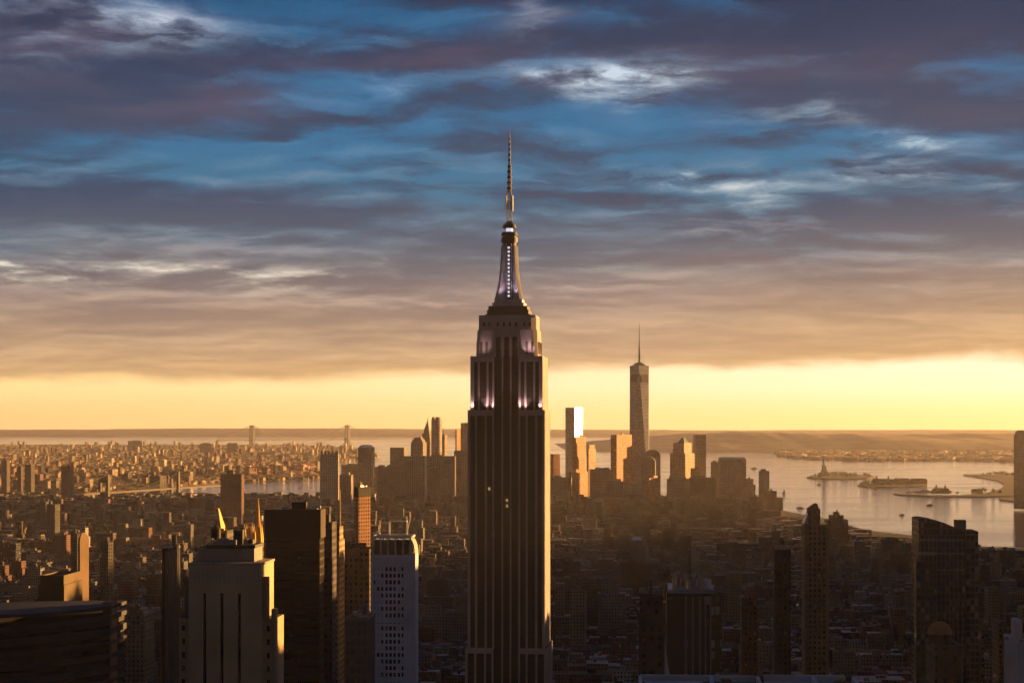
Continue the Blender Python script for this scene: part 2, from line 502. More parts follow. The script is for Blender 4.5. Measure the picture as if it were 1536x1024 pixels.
heights('hills', X(850, 15500), X(2000, 15500), 15300, 21500, 200, 24, island_h, upland)

# ------------------------------------------------------------------ air
hz = MB()
hz.box(0, 19000, -3.0, 575.0, 86000, 46500, bottom=True)
hm = bpy.data.materials.new('haze')
hm.use_nodes = True
hm.node_tree.nodes.clear()
hv = hm.node_tree.nodes.new('ShaderNodeVolumePrincipled')
hv.inputs['Color'].default_value = (.99, .93, .97, 1)
hv.inputs['Density'].default_value = HAZE
hv.inputs['Anisotropy'].default_value = .38
ho = hm.node_tree.nodes.new('ShaderNodeOutputMaterial')
hm.node_tree.links.new(hv.outputs[0], ho.inputs['Volume'])
kind(hz.build('haze', hm), 'stuff')

# ------------------------------------------------------------------ towers
GRID = R(4.0)          # the street grid turns its right-hand walls slightly to the camera
FOOT = []              # footprints already taken (x, y, radius)


def fit(px0, px1, d, th, dp=None, split=None):
    """footprint of a box tower seen from px0 to px1 at distance d, turned clockwise by th: centre, width, depth"""
    eff = th - math.atan2((px0 + px1) / 2 - 768, F)
    W_ = (px1 - px0) * d / F
    if split is not None:
        a, b = (split - px0) * d / F, (px1 - split) * d / F
        w, p = (a / math.cos(eff), b / math.sin(eff)) if eff > 0 else (b / math.cos(eff), a / -math.sin(eff))
    else:
        p = dp if dp else W_ * .8
        w = (W_ - p * abs(math.sin(eff))) / math.cos(eff)
        w = max(w, W_ * .35)
    ex, ey = Vector((math.cos(th), -math.sin(th))), Vector((math.sin(th), math.cos(th)))
    # nearest corner
    if eff > 0:
        cpx = px0 + w * math.cos(eff) * F / d
        c = Vector((X(cpx, d), d)) - ex * w / 2 + ey * p / 2
    else:
        cpx = px1 - w * math.cos(eff) * F / d
        c = Vector((X(cpx, d), d)) + ex * w / 2 + ey * p / 2
    return c, w, p


def bars(mb, w, dp, z0, z1, nu, pw, po, fh=0, sh=0, so=0, mat=0, sides='fblr', corner=None, cx=0, cy=0):
    """piers and spandrels standing proud of a glazed core"""
    cw = corner or pw
    for s in sides:
        L = w if s in 'fb' else dp
        sg = -1 if s in 'fl' else 1
        n = nu if s in 'fb' else max(2, round(nu * dp / w))
        for i in range(n + 1):
            t = -L / 2 + L * i / n
            k = cw if i in (0, n) else pw
            t = min(max(t, -L / 2 + k / 2), L / 2 - k / 2)
            if s in 'fb':
                mb.box(cx + t, cy + sg * (dp / 2 + po / 2), z0, z1, k, po, 0, mat)
            else:
                mb.box(cx + sg * (w / 2 + po / 2), cy + t, z0, z1, po, k, 0, mat)
        if fh:
            z = z1 - sh
            while z > max(z0, 20):
                if s in 'fb':
                    mb.box(cx, cy + sg * (dp / 2 + so / 2), z, z + sh, w - .02, so, 0, mat)
                else:
                    mb.box(cx + sg * (w / 2 + so / 2), cy, z, z + sh, so, dp - .02, 0, mat)
                z -= fh


def water_tank(root, x, y, z, k=1.0):
    mb = MB()
    mb.cyl(x, y, z + 2.2 * k, z + 6.2 * k, 2.2 * k, n=14)
    mb.cyl(x, y, z + 6.2 * k, z + 8.0 * k, 2.4 * k, .1, 14)
    o = mb.build('water_tank', M['wood'], root)
    m2 = MB()
    for a in (-1, 1):
        for b in (-1, 1):
            m2.box(x + a * 1.4 * k, y + b * 1.4 * k, z, z + 2.2 * k, .3 * k, .3 * k)
    m2.build('tank_stand', M['darkmetal'], o)


def roof_kit(root, w, d, z, tint, n=2, rng=RNG, s=1.0):
    """bulkheads, air handling boxes and ducts that stand on a flat roof"""
    for k in range(n):
        mb = MB()
        mb.cur = tint
        a, b = w * rng.uniform(.15, .4), d * rng.uniform(.2, .45)
        mb.box(rng.uniform(-.28, .28) * w, rng.uniform(-.25, .25) * d, z - .05 * k, z + rng.uniform(3, 7) * s, a, b)
        mb.build('roof_bulkhead', M['blank'], root)
    if root.location.y < 2000:
        for k in range(3 + n):
            m2 = MB()
            x, y = rng.uniform(-.42, .42) * w, rng.uniform(-.42, .42) * d
            m2.box(x, y, z + .003 * k, z + rng.uniform(1, 2.4) * s, rng.uniform(1.5, 5) * s, rng.uniform(1.5, 4) * s, rng.uniform(0, .1))
            m2.build('air_handler', M['metal'], root)


def tower(name, label, px0, px1, top, d, mat='masonry', tint=(.3, .25, .2), th=None, dp=None, split=None, tiers=((1, 1, 0),), cat='tower',
          group=None, kit=1, parapet=0, bar=None, crown=None, base=None):
    """tiers: (share of width, share of depth, metres of its top below the summit), lowest first"""
    th = GRID if th is None else th
    c, w, p = fit(px0, px1, d, th, dp, split)
    H = Z(top, d)
    root = thing(name, label, cat, (c.x, c.y, 2.0 if base is None else base), -th, group)
    H -= root.location.z
    FOOT.append((c.x, c.y, .55 * max(w, p) + 6))
    z0 = 0.0
    for i, (fw, fd, drop) in enumerate(tiers):
        z1 = H - drop
        mb = MB()
        mb.cur = tint
        mb.u0 = RNG.uniform(0, 50)
        tw, td = w * fw, p * fd
        mb.box(0, 0, z0, z1, tw, td, 0, 0, 1)
        o = mb.build('shaft' if i == 0 else 'setback_tier', [M[mat], M['roof']], root)
        if bar and i == bar.get('tier', i):
            b2 = MB()
            b2.cur = bar.get('tint', tint)
            bars(b2, tw, td, z0, z1 - .01, bar['nu'] if i == 0 else max(2, round(bar['nu'] * fw)), bar['pw'], bar.get('po', .4), bar.get('fh', 0), bar.get('sh', 0), bar.get('so', .25), corner=bar.get('corner'))
            b2.build(bar.get('name', 'facade_piers'), M[bar.get('mat', 'blank')], o)
        if parapet and (i == len(tiers) - 1):
            m3 = MB()
            m3.cur = tint
            e, h = .9, parapet
            for sx in (-1, 1):
                m3.box(sx * (tw / 2 - e / 2 + .12), 0, z1 + .004, z1 + h, e, td + .24)
                m3.box(0, sx * (td / 2 - e / 2 + .12), z1 + .004, z1 + h - .003, tw - 2 * e + .24, e)
            m3.build('parapet', M['blank'], root)
        z0 = z1
    fw, fd, _ = tiers[-1]
    if kit:
        roof_kit(root, w * fw * .9, p * fd * .9, H, tint, kit)
    if crown:
        crown(root, w * fw, p * fd, H)
    return root, w, p, H


def part(parent, name, mat, fn, tint=(1, 1, 1)):
    mb = MB()
    mb.cur = tint
    fn(mb)
    return mb.build(name, mat if isinstance(mat, list) else M[mat] if isinstance(mat, str) else mat, parent)


def split_parts(parent, name, mat, fn, tint=(1, 1, 1)):
    """every box that fn adds becomes a part of its own"""
    class One(MB):
        def prism(s, *a, **k):
            super().prism(*a, **k)
            s.build(name, M[mat] if isinstance(mat, str) else mat, parent)
            s.__init__()
            s.cur = tint
    o = One()
    o.cur = tint
    fn(o)


# ---- the great art deco tower in the middle
def art_deco_tower():
    d = 1270.0
    k = d / F
    c = Vector((X(764.2, d), d + 20))
    r = thing('skyscraper', 'tall dark art deco skyscraper with stepped crown, mast and needle antenna, tallest in the middle', 'skyscraper', (c.x, c.y, 2.0), -GRID - R(1.9))
    FOOT.append((c.x, c.y, 62))
    hz_ = lambda py: Z(py, d) - 2.0
    st = (.27, .235, .215)
    met = (.034, .030, .031)

    def block(name, z0, z1, wid, dep, wing, cen, piers, recess=1.6, cpw=1.7, mats=('bay',)):
        """two wings either side of a recessed centre bay; piers given by their place across the front"""
        o = part(r, name, [M['bay'], M['roof']], lambda m: (
            m.box(-(wing + wid / 2) / 2, 0, z0, z1, wid / 2 - wing, dep, 0, 0, 1),
            setattr(m, 'u0', 331.5),
            m.box((wing + wid / 2) / 2, 0, z0, z1, wid / 2 - wing, dep, 0, 0, 1),
            setattr(m, 'u0', 742.05),
            m.box(0, 0, z0, z1 + .02, wing * 2, dep - 2 * recess, 0, 0, 1)), met)

        def f(m):
            for sg in (-1, 1):
                for t in piers:
                    inner = abs(t) < wing - .6
                    y = dep / 2 - (recess if inner else 0)
                    q = cpw if abs(t) > wid / 2 - 1.5 else 1.3 if not inner else 1.0
                    x = math.copysign(min(abs(t), wid / 2 - q / 2 + .1), t)
                    m.box(x, sg * (y + .35), z0, z1 + (.6 if not inner else .02), q, .7)
                # spandrel lintel under the roof of each wing
                for w2 in (-1, 1):
                    m.box(w2 * (wing + wid / 2) / 2, sg * (dep / 2 + .2), z1 - 3.2, z1 + .5, wid / 2 - wing - .05, .40)
            n = 7
            for sg in (-1, 1):
                for i in range(n + 1):
                    t = -dep / 2 + dep * i / n
                    q = 5.4
                    t = min(max(t, -dep / 2 + q / 2), dep / 2 - q / 2)
                    m.box(sg * (wid / 2 + .03), t, z0, z1 + .55, .06, q)
                m.box(sg * (wid / 2 + .045), 0, z1 - 3.2, z1 + .5, .09, dep - .05)
        part(o, 'limestone_piers', 'stone', f, st)
        return o

    part(r, 'base_block', [M['masonry'], M['roof']], lambda m: m.box(0, 4, 0, 26, 129, 57, 0, 0, 1), st)
    block('lower_shaft', 26, 108, 53.2, 46, 8.6, 0, [-26.2, -20, -13.6, -8.7, -2.7, 2.7, 8.7, 13.6, 20, 26.2], 3.0)
    block('shaft', 108, hz_(616), 50.4, 41, 8.6, 0, [-25, -22.6, -19.7, -16.6, -13.4, -11, -8.5, -5.6, -2.7, 2.7, 5.6, 8.5, 11, 13.4, 16.6, 19.7, 22.6, 25][0::1] if False else [-25, -19.7, -13.4, -8.5, -2.7, 2.7, 8.5, 13.4, 19.7, 25])
    block('upper_wings', hz_(616), hz_(535), 47.2, 38, 8.2, 0, [-23.4, -18.2, -12.4, -8.6, -2.7, 2.7, 8.6, 12.4, 18.2, 23.4], 1.0, 2.4)

    def crown1(m):
        z0, z1, z2 = hz_(535), hz_(494), hz_(475.5)
        q = lambda a, b, ch: [(-a + ch, -b), (a - ch, -b), (a, -b + ch), (a, b - ch), (a - ch, b), (-a + ch, b), (-a, b - ch), (-a, -b + ch)]
        m.prism(q(20.4, 17.5, 2.0), q(19.6, 17.0, 2.6), z0, z1, 0, 1)
        m.prism(q(18.9, 16.2, 3.0), q(18.9, 16.2, 3.0), z1, z2, 0, 1)
    part(r, 'crown', [M['stone'], M['roof']], crown1, st)

    def crownwin(m):
        z0, z1 = hz_(533), hz_(512)
        for x in (-16.8, -13.2, 13.2, 16.8):
            for zz in (z0 + 1, ):
                m.box(x, -17.55, zz, z1, 1.5, .5)
        for x in (-5.4, 0, 5.4):
            m.box(x, -17.95, z0 - 4, hz_(505), 3.3, .5)
        for x in (-15, -11.5, -6, -2, 2, 6, 11.5, 15):
            m.box(x, -16.3, hz_(489), hz_(483), 1.3, .5)
        for sg in (-1, 1):
            for y in (-11, -4, 4, 11):
                m.box(sg * 20.2, y, z0 + 1, z1, .9, 1.8)
    split_parts(r, 'crown_window', 'bay', crownwin, met)

    def cenbay(m):
        z0, z1 = hz_(535), hz_(500)
        for x in (-8.1, -2.7, 2.7, 8.1):
            m.box(x, -18.1, z0, z1, 2.0, 1.3)
        m.box(0, -17.9, z1, hz_(496), 18.2, 1.6)
    part(r, 'crown_pier', 'stone', cenbay, st)

    z = hz_(475.5)
    part(r, 'parapet', 'stone', lambda m: [m.box(sx * 18.2, 0, z + .003, z + 1.6, .8, 30) for sx in (-1, 1)] + [m.box(0, sx * 15.4, z + .003, z + 1.6, 36, .8) for sx in (-1, 1)], st)
    part(r, 'observation_deck', [M['glass'], M['metal']], lambda m: (m.box(0, 0, z + .001, hz_(470), 29.4, 25, 0, 0, 1), ))
    split_parts(r, 'lit_band', 'lampband', lambda m: [m.box(x, -12.6, z + .6, hz_(471.5), 2.2, .25) for x in (-8.6, -5.2, -1.8, 3.0, 6.4)])

    def steps(m):
        z1 = hz_(470)
        for a, pz in ((27.4, 463.5), (25.6, 457.5)):
            m.box(0, 0, z1, hz_(pz), a, a * .86)
            z1 = hz_(pz)
    part(r, 'crown_step', 'darkmetal', steps)

    def steps2(m):
        z1 = hz_(457.5)
        for a, pz in ((20.6, 453), (18.4, 447)):
            m.box(0, 0, z1, hz_(pz), a, a * .9)
            z1 = hz_(pz)
        m.box(0, 0, hz_(458.8), hz_(457.0), 23, 20)
        m.box(0, 0, hz_(454), hz_(452.4), 21.2, 19)
    part(r, 'mast_plinth', 'fins', steps2)
    # mooring mast: a ribbed drum between four winged buttresses
    zb, zt = hz_(447), hz_(350)
    part(r, 'mast', 'darkmetal', lambda m: (m.cyl(0, 0, zb, zt, 4.7, 4.5, 20), m.cyl(0, 0, hz_(360), hz_(352), 5.4, 5.4, 20)))

    def fin(m, a):
        ca, sa = math.cos(a), math.sin(a)
        prof = [(11.8, 447), (11.0, 440), (9.4, 430), (8.3, 418), (7.4, 403), (6.8, 385), (6.4, 365)]
        for (r0, p0), (r1, p1) in zip(prof, prof[1:]):
            def out(rr):
                return [(ca * u - sa * v, sa * u + ca * v) for u, v in ((2, -1.15), (rr, -1.0), (rr, 1.0), (2, 1.15))]
            m.prism(out(r0), out(r1), hz_(p0), hz_(p1), 0, 0)
    for a in (45, 135, 225, 315):
        part(r, 'buttress', 'fins', lambda m: fin(m, R(a)))

    def lights(m):
        p = 443.0
        while p > 364:
            m.box(0, -4.82, hz_(p), hz_(p - 3.0), 1.5, .3)
            p -= 6.1
    part(r, 'mast_window', 'lamp', lights)
    part(r, 'mast_mullion', 'fins', lambda m: [m.box(s_ * 1.8, -4.7, zb, hz_(362), .5, .5) for s_ in (-1, 1)])
    part(r, 'cap', 'darkmetal', lambda m: (m.cyl(0, 0, zt, hz_(344), 5.6, 5.0, 20), m.cyl(0, 0, hz_(338), hz_(332), 4.6, 4.0, 20), m.cyl(0, 0, hz_(332), hz_(327), 3.4, 1.4, 16)))
    part(r, 'lit_lantern', 'lamp', lambda m: m.cyl(0, 0, hz_(344), hz_(338), 2.3, 2.3, 16))

    def ant(m):
        for x, y in ((-1, -1), (1, -1), (1, 1), (-1, 1)):
            m.beam((x * 1.5, y * 1.5, hz_(327)), (x * 1.1, y * 1.1, hz_(283)), .45)
            m.beam((x * 1.0, y * 1.0, hz_(283)), (x * .7, y * .7, hz_(240)), .35)
            m.beam((x * .42, y * .42, hz_(240)), (x * .12, y * .12, hz_(196)), .28)
        pz = 326
        while pz > 284:
            for q in range(4):
                a0, a1 = q * math.pi / 2 + .785, (q + 1) * math.pi / 2 + .785
                m.beam((1.9 * math.cos(a0), 1.9 * math.sin(a0), hz_(pz)), (1.8 * math.cos(a1), 1.8 * math.sin(a1), hz_(pz - 4)), .25)
            pz -= 4
        m.cyl(0, 0, hz_(283), hz_(240), 1.0, .8, 8)
        m.cyl(0, 0, hz_(240), hz_(189), .75, .42, 8)
    an = part(r, 'antenna', 'fins', ant)
    part(an, 'antenna_panel', 'white', lambda m: [m.box(sx * 2.1, sy, hz_(312), hz_(288), .5, 1.6) for sx in (-1, 1) for sy in (-1, 1)] + [m.box(sx, -2.1, hz_(309), hz_(296), 1.0, .4) for sx in (-.8, .8)])
    part(an, 'antenna_ring', 'darkmetal', lambda m: [m.cyl(0, 0, hz_(p_), hz_(p_ - 3.4), q, q, 12) for p_, q in ((279, 1.7), (270.5, 1.7), (262, 1.6), (253.5, 1.5), (246, 1.4), (236, .95), (228, .9), (220, .8), (212, .7), (204, .5))])
    # floodlights that wash the setbacks
    spots = []
    for sg in (-1, 1):
        for x, y, py, e in ((9.6, -20.6, 616, 1.0), (13.6, -20.6, 616, .8), (22.4, -20.6, 616, .45), (17.0, -19.0, 535, .9), (13.2, -19.0, 535, .5)):
            spots.append((sg * x, y, hz_(py) + .9, e * (1.25 if sg > 0 or py > 600 else .8)))
    for x, y, zz, e in spots:
        lampo = bpy.data.lights.new('floodlight', 'SPOT')
        lampo.energy = 5200 * e
        lampo.color = (1.0, .60, .55)
        lampo.spot_size, lampo.spot_blend = R(64), .8
        lampo.shadow_soft_size = .3
        lo = bpy.data.objects.new('floodlight_lamp', lampo)
        COL.objects.link(lo)
        lo.location = (x, y, zz)
        lo.rotation_euler = Vector((0, -.16, -1)).to_track_quat('-Z', 'Y').to_euler() if False else Vector((0, .10, 1)).to_track_quat('-Z', 'Y').to_euler()
        lo.parent = r
        part(r, 'floodlight', 'darkmetal', lambda m: m.box(x, y - .1, zz - .9, zz - .35, .7, .6))
    for x in (-7.2, 7.2):
        lampo = bpy.data.lights.new('floodlight', 'SPOT')
        lampo.energy, lampo.color, lampo.spot_size, lampo.spot_blend = 2600, (1.0, .72, .86), R(70), .8
        lo = bpy.data.objects.new('floodlight_lamp', lampo)
        COL.objects.link(lo)
        lo.location = (x * .55, -9.8, hz_(446))
        lo.rotation_euler = Vector((0, .22, 1)).to_track_quat('-Z', 'Y').to_euler()
        lo.parent = r


art_deco_tower()

# ---- towers close to the camera -------------------------------------------------------------
# pale stone tower with dark window slots, bottom left
def stone_slot_tower():
    d = 660.0
    c, w, p = fit(265, 428, d, GRID, split=408)
    H = Z(848, d) - 2
    r = thing('office_tower', 'tan stone tower with three long dark window slots and small dark side windows', 'tower', (c.x, c.y, 2), -GRID)
    FOOT.append((c.x, c.y, 45))
    tan = (.58, .42, .25)
    u = d / F
    xl = lambda px: (px - 336.5) * u
    front = -p / 2
    cw = (393 - 284) * u
    cx = xl(338.5)
    # side wings, lower than the centre
    zw = Z(930, d) - 2
    part(r, 'wing', [M['blank'], M['roof']], lambda m: m.box(0, 2, 0, zw, w, p - 4, 0, 0, 1), tan)
    zl = Z(872, d) - 2
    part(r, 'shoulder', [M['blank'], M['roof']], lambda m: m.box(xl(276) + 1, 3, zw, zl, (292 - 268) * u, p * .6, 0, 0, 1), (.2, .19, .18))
    # centre block: piers with real slots between
    slots = [xl(q) for q in (308.5, 334.5, 361)]
    zs = Z(889, d) - 2
    edges = [cx - cw / 2] + [e for s in slots for e in (s - .55, s + .55)] + [cx + cw / 2]

    def cen(m):
        m.box(cx, 1.2, 0, H, cw, p, 0, 0, 1)
        for i in range(0, len(edges), 2):
            a, b = edges[i], edges[i + 1]
            m.box((a + b) / 2, front + .05, 0, zs, b - a, 2.3)
        m.box(cx, front + .04, zs, H - .02, cw - .01, 2.32)
    part(r, 'shaft', [M['blank'], M['roof']], cen, tan)
    part(r, 'window_slot', 'glass', lambda m: [m.box(s, front + .9, 0, zs - .02, 1.06, .5) for s in slots])
    # faint vertical reeding on the top storeys
    part(r, 'reeding', 'blank', lambda m: [m.box(cx - cw / 2 + 1.3 + i * (cw - 2.6) / 15, front - 1.22, zs + 3, H - 1.2, .42, .18) for i in range(16)], (.58, .47, .35))
    part(r, 'coping', 'blank', lambda m: (m.box(cx, 1.2 - .6, H + .01, H + .8, cw + .5, p + 2.6)), (.40, .33, .25))
    zc = Z(824, d) - 2
    part(r, 'penthouse', [M['blank'], M['roof']], lambda m: m.box(cx - 1.2, 3, H + .81, zc, cw * .80, p * .66, 0, 0, 1), (.36, .31, .25))
    part(r, 'flat_roof', 'darkmetal', lambda m: (m.box(cx + .4, 3, zc + .01, zc + 1.1, cw * .70, p * .7), m.box(cx + 5, 4, zc + 1.1, zc + 2.6, 4, 5)))
    # one dark window after another down both wings
    for side, pcx in ((-1, 276), (1, 394.5)):
        z = zw - 2.2
        row = 0
        while z > 120:
            for k in (-1, 1):
                o = part(r, 'window', 'glass', lambda m: m.box(xl(pcx) + k * 1.15 + (.3 if side > 0 else 0), -p / 2 + 3.95, z - 1.9, z, 1.05, .35))
                part(o, 'window_sill', 'blank', lambda m: m.box(xl(pcx) + k * 1.15 + (.3 if side > 0 else 0), -p / 2 + 3.8, z - 2.3, z - 1.95, 1.4, .5), tan)
            z -= 4.6
            row += 1
    # lit buttress on the sunny side
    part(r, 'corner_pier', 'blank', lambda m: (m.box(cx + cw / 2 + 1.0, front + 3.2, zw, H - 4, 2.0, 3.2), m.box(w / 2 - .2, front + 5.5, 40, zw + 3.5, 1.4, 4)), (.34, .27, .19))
    roof_kit(r, cw * .5, p * .4, zc + 1.1, (.1, .09, .08), 1)
    water_tank(r, cx - 7, 6, zc + 1.1, .8)
    part(r, 'roof_mast', 'darkmetal', lambda m: (m.cyl(cx - 4, 8, zc + 1, zc + 13, .22, .1, 6), m.box(cx - 4, 8, zc + 9, zc + 9.3, 2.2, .2)))
    part(r, 'railing', 'darkmetal', lambda m: [m.box(cx, front + .2, H + .8 + k_, H + .86 + k_, cw - 1, .08) for k_ in (.6, 1.1)] + [m.box(cx - cw / 2 + .6 + i * (cw - 1.2) / 12, front + .2, H + .8, H + 1.95, .08, .08) for i in range(13)])


stone_slot_tower()


# gothic pinnacles and a thin spire that catch the sun behind the tan tower
def gothic_tower():
    d = 800.0
    c, w, p = fit(362, 398, d, GRID, split=390)
    H = Z(850, d) - 2
    r = thing('gothic_tower', 'slender gothic tower with sunlit orange pinnacles and a thin spire, behind the tan tower', 'tower', (c.x, c.y, 2), -GRID)
    FOOT.append((c.x, c.y, 14))
    brick = (.34, .20, .11)
    part(r, 'shaft', [M['masonry'], M['roof']], lambda m: m.box(0, 0, 0, H, w, p, 0, 0, 1), brick)
    z1 = Z(815, d) - 2
    part(r, 'lantern_storey', [M['masonry'], M['roof']], lambda m: m.box(0, 0, H, z1, w * .66, p * .66, .785, 0, 1), brick)
    for i in range(8):
        a = math.pi / 4 * i + .39
        x, y = math.cos(a) * w * .44, math.sin(a) * p * .44
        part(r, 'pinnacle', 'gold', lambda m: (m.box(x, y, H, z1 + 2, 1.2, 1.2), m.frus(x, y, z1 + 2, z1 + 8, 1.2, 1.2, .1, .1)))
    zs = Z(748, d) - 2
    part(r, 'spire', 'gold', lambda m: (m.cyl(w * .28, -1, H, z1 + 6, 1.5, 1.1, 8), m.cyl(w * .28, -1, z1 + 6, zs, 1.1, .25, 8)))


gothic_tower()

r_, w_, p_, H_t = tower('corner_tower', 'small grey tower with a slanted gilded roof corner, left of the gothic spire', 326, 350, 796, 1050, 'masonry', (.12, .10, .09), dp=16, kit=0)
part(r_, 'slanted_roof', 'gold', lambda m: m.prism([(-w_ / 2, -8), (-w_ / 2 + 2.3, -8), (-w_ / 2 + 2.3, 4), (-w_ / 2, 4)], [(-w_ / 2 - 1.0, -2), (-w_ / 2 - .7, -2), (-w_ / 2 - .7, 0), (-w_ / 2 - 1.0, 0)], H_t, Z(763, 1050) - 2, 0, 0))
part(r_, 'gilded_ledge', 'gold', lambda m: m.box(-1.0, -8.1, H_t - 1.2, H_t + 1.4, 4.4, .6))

# dark bronze slab with close horizontal floors
tower('office_slab', 'broad dark bronze office slab with close horizontal floor lines and a blank dark top band', 400, 486, 766, 930, 'wide', (.055, .042, .035), split=479,
      kit=1, bar=dict(nu=24, pw=.3, po=.25, fh=3.75, sh=1.1, so=.2, mat='blank', tint=(.07, .052, .04), name='spandrels', tier=0),
      crown=lambda r, w, p, H: part(r, 'blank_top_band', 'blank', lambda m: m.box(0, 0, H - 13, H + .6, w + 1.6, p + 1.6), (.065, .042, .034)))
tower('office_tower', 'dark narrow tower tucked right behind the bronze slab, with one sunlit edge', 478, 505, 783, 1000, 'masonry', (.07, .055, .05), split=498, kit=1)
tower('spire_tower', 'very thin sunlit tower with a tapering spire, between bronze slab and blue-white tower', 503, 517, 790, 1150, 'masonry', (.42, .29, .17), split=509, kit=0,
      tiers=((1, 1, 8), (.7, .7, 0)), crown=lambda r, w, p, H: part(r, 'spire', 'gold', lambda m: (m.cyl(0, 0, H, H + 10, w * .3, w * .22, 8), m.cyl(0, 0, H + 10, Z(735, 1150) - 2, w * .22, .3, 8))))
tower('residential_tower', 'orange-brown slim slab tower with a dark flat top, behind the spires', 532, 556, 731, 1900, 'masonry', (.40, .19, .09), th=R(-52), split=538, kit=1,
      crown=lambda r, w, p, H: part(r, 'dark_top', 'blank', lambda m: m.box(0, 0, H - 9, H + .5, w + .8, p + .8), (.05, .04, .035)))
tower('office_block', 'dark brown block filling the gap behind the blue-white tower', 505, 562, 826, 1190, 'masonry', (.085, .06, .05), dp=22, kit=3, parapet=1.2)
tower('glass_block', 'low grey-green glass block at the left foot of the blue-white tower', 518, 562, 930, 800, 'curtain2', (.16, .18, .17), dp=22, kit=2, parapet=1.0,
      bar=dict(nu=11, pw=.35, po=.35, fh=3.9, sh=.5, so=.2, tint=(.15, .17, .165)))


def blue_white_tower():
    d = 1120.0
    c, w, p = fit(558, 628, d, GRID, split=623)
    u = d / F
    H = Z(832, d) - 2
    r = thing('office_tower', 'blue-white gridded tower with dark windows, open steel crown and a bright orange edge', 'tower', (c.x, c.y, 2), -GRID)
    FOOT.append((c.x, c.y, 26))
    pale = (.70, .76, .86)
    gx0, gx1 = -w / 2, -w / 2 + w * .76
    part(r, 'window_glazing', 'glass', lambda m: m.box((gx0 + gx1) / 2 + .3, 0, 0, H - .3, gx1 - gx0 - 1, p - 1.6))['kind'] = 'stuff'

    def grid(m):
        nu, fh = 8, 3.8
        for i in range(nu + 1):
            x = gx0 + (gx1 - gx0) * i / nu
            m.box(min(max(x, gx0 + .4), gx1 - .4), -p / 2 + .5, 0, H, .8 if i % 3 else 1.1, 1.0)
        z = H - 5.5
        m.box((gx0 + gx1) / 2, -p / 2 + .55, H - 5.5, H + .02, gx1 - gx0 - .01, .9)
        j = 0
        while z > 60:
            blank = (j % 9 == 8)
            m.box((gx0 + gx1) / 2, -p / 2 + .58, z - (3.3 if blank else 1.45), z, gx1 - gx0 - .02, .8)
            z -= fh
            j += 1
        m.box((gx1 + w / 2) / 2, 0, 0, H + .03, w / 2 - gx1, p)          # plain pier on the right
        m.box(gx0 + .5, .5, 0, H, 1.0, p - 1.01)
        m.box((gx0 + gx1) / 2, p / 2 - .5, 0, H - .01, gx1 - gx0 - .02, .9)
    part(r, 'facade_grid', 'blank', grid, pale)
    # some storeys of the left bays are closed with pale panels
    part(r, 'blind_panel', 'blank', lambda m: [m.box(gx0 + (gx1 - gx0) * (i + .5) / 8, -p / 2 + .75, H - 5.5 - 3.8 * (j + 1) + .02, H - 5.5 - 3.8 * j - 1.47, (gx1 - gx0) / 8 - .8, .3)
          for j in range(30) for i in range(8) if (i < 2 and (j * 7 + i * 3) % 5 < 4) or (i == 2 and (j * 3) % 5 < 2) or (i >= 6 and (j + i) % 3 == 0)], (.58, .63, .73))
    zt = Z(806, d) - 2

    def crown(m):
        for i in range(6):
            x = gx0 + (w - 3.2) * i / 5
            m.box(x + .5, -p / 2 + .6, H, zt, .8, .8)
            m.box(x + .5, p / 2 - .6, H, zt, .8, .8)
        for y in (-p / 2 + .6, p / 2 - .6):
            m.box(-1.2, y, zt, zt + 1.1, w - 2.2, 1.2)
        for x in (gx0 + .5, w / 2 - 2.2):
            m.box(x, 0, zt + .003, zt + 1.05, 1.0, p - 2.5)
    part(r, 'crown_frame', 'white', crown)
    part(r, 'crown_glazing', 'glass', lambda m: m.box(-1.4, 0, H, zt - 1.4, w - 5, p - 5))
    m = MB()
    m.cur = (.52, .50, .48)
    n = 6
    for i in range(n):                                                   # rounded shoulder at the sunny corner
        a0, a1 = math.pi / 2 * i / n, math.pi / 2 * (i + 1) / n
        q = lambda a: (w / 2 - 4.0 + 4.0 * math.cos(a), H + (zt - H) * math.sin(a))
        (x0, z0), (x1, z1) = q(a0), q(a1)
        m.face([(x0, -p / 2, z0), (x0, p / 2, z0), (x1, p / 2, z1), (x1, -p / 2, z1)])
    m.build('rounded_shoulder', M['blank'], r)
    zf = Z(783, d) - 2
    part(r, 'roof_frame', 'white', lambda m: ([m.box(x, y, zt + 1, zf, .55, .55) for x in (-4, 6.2) for y in (2, 6)] + [m.beam((-4, y, zf), (6.2, y, zf), .6) for y in (2, 6)] + [m.beam((6.2, 2, zf), (6.2, 6, zf), .6), m.beam((6.2, 2, zt + 1), (8.2, 4, zf + 1.5), .5)]))


blue_white_tower()

tower('office_slab', 'thin black slab tower left of the tan stone tower', 243, 270, 826, 900, 'pier', (.035, .03, .03), dp=24, kit=1, parapet=1)


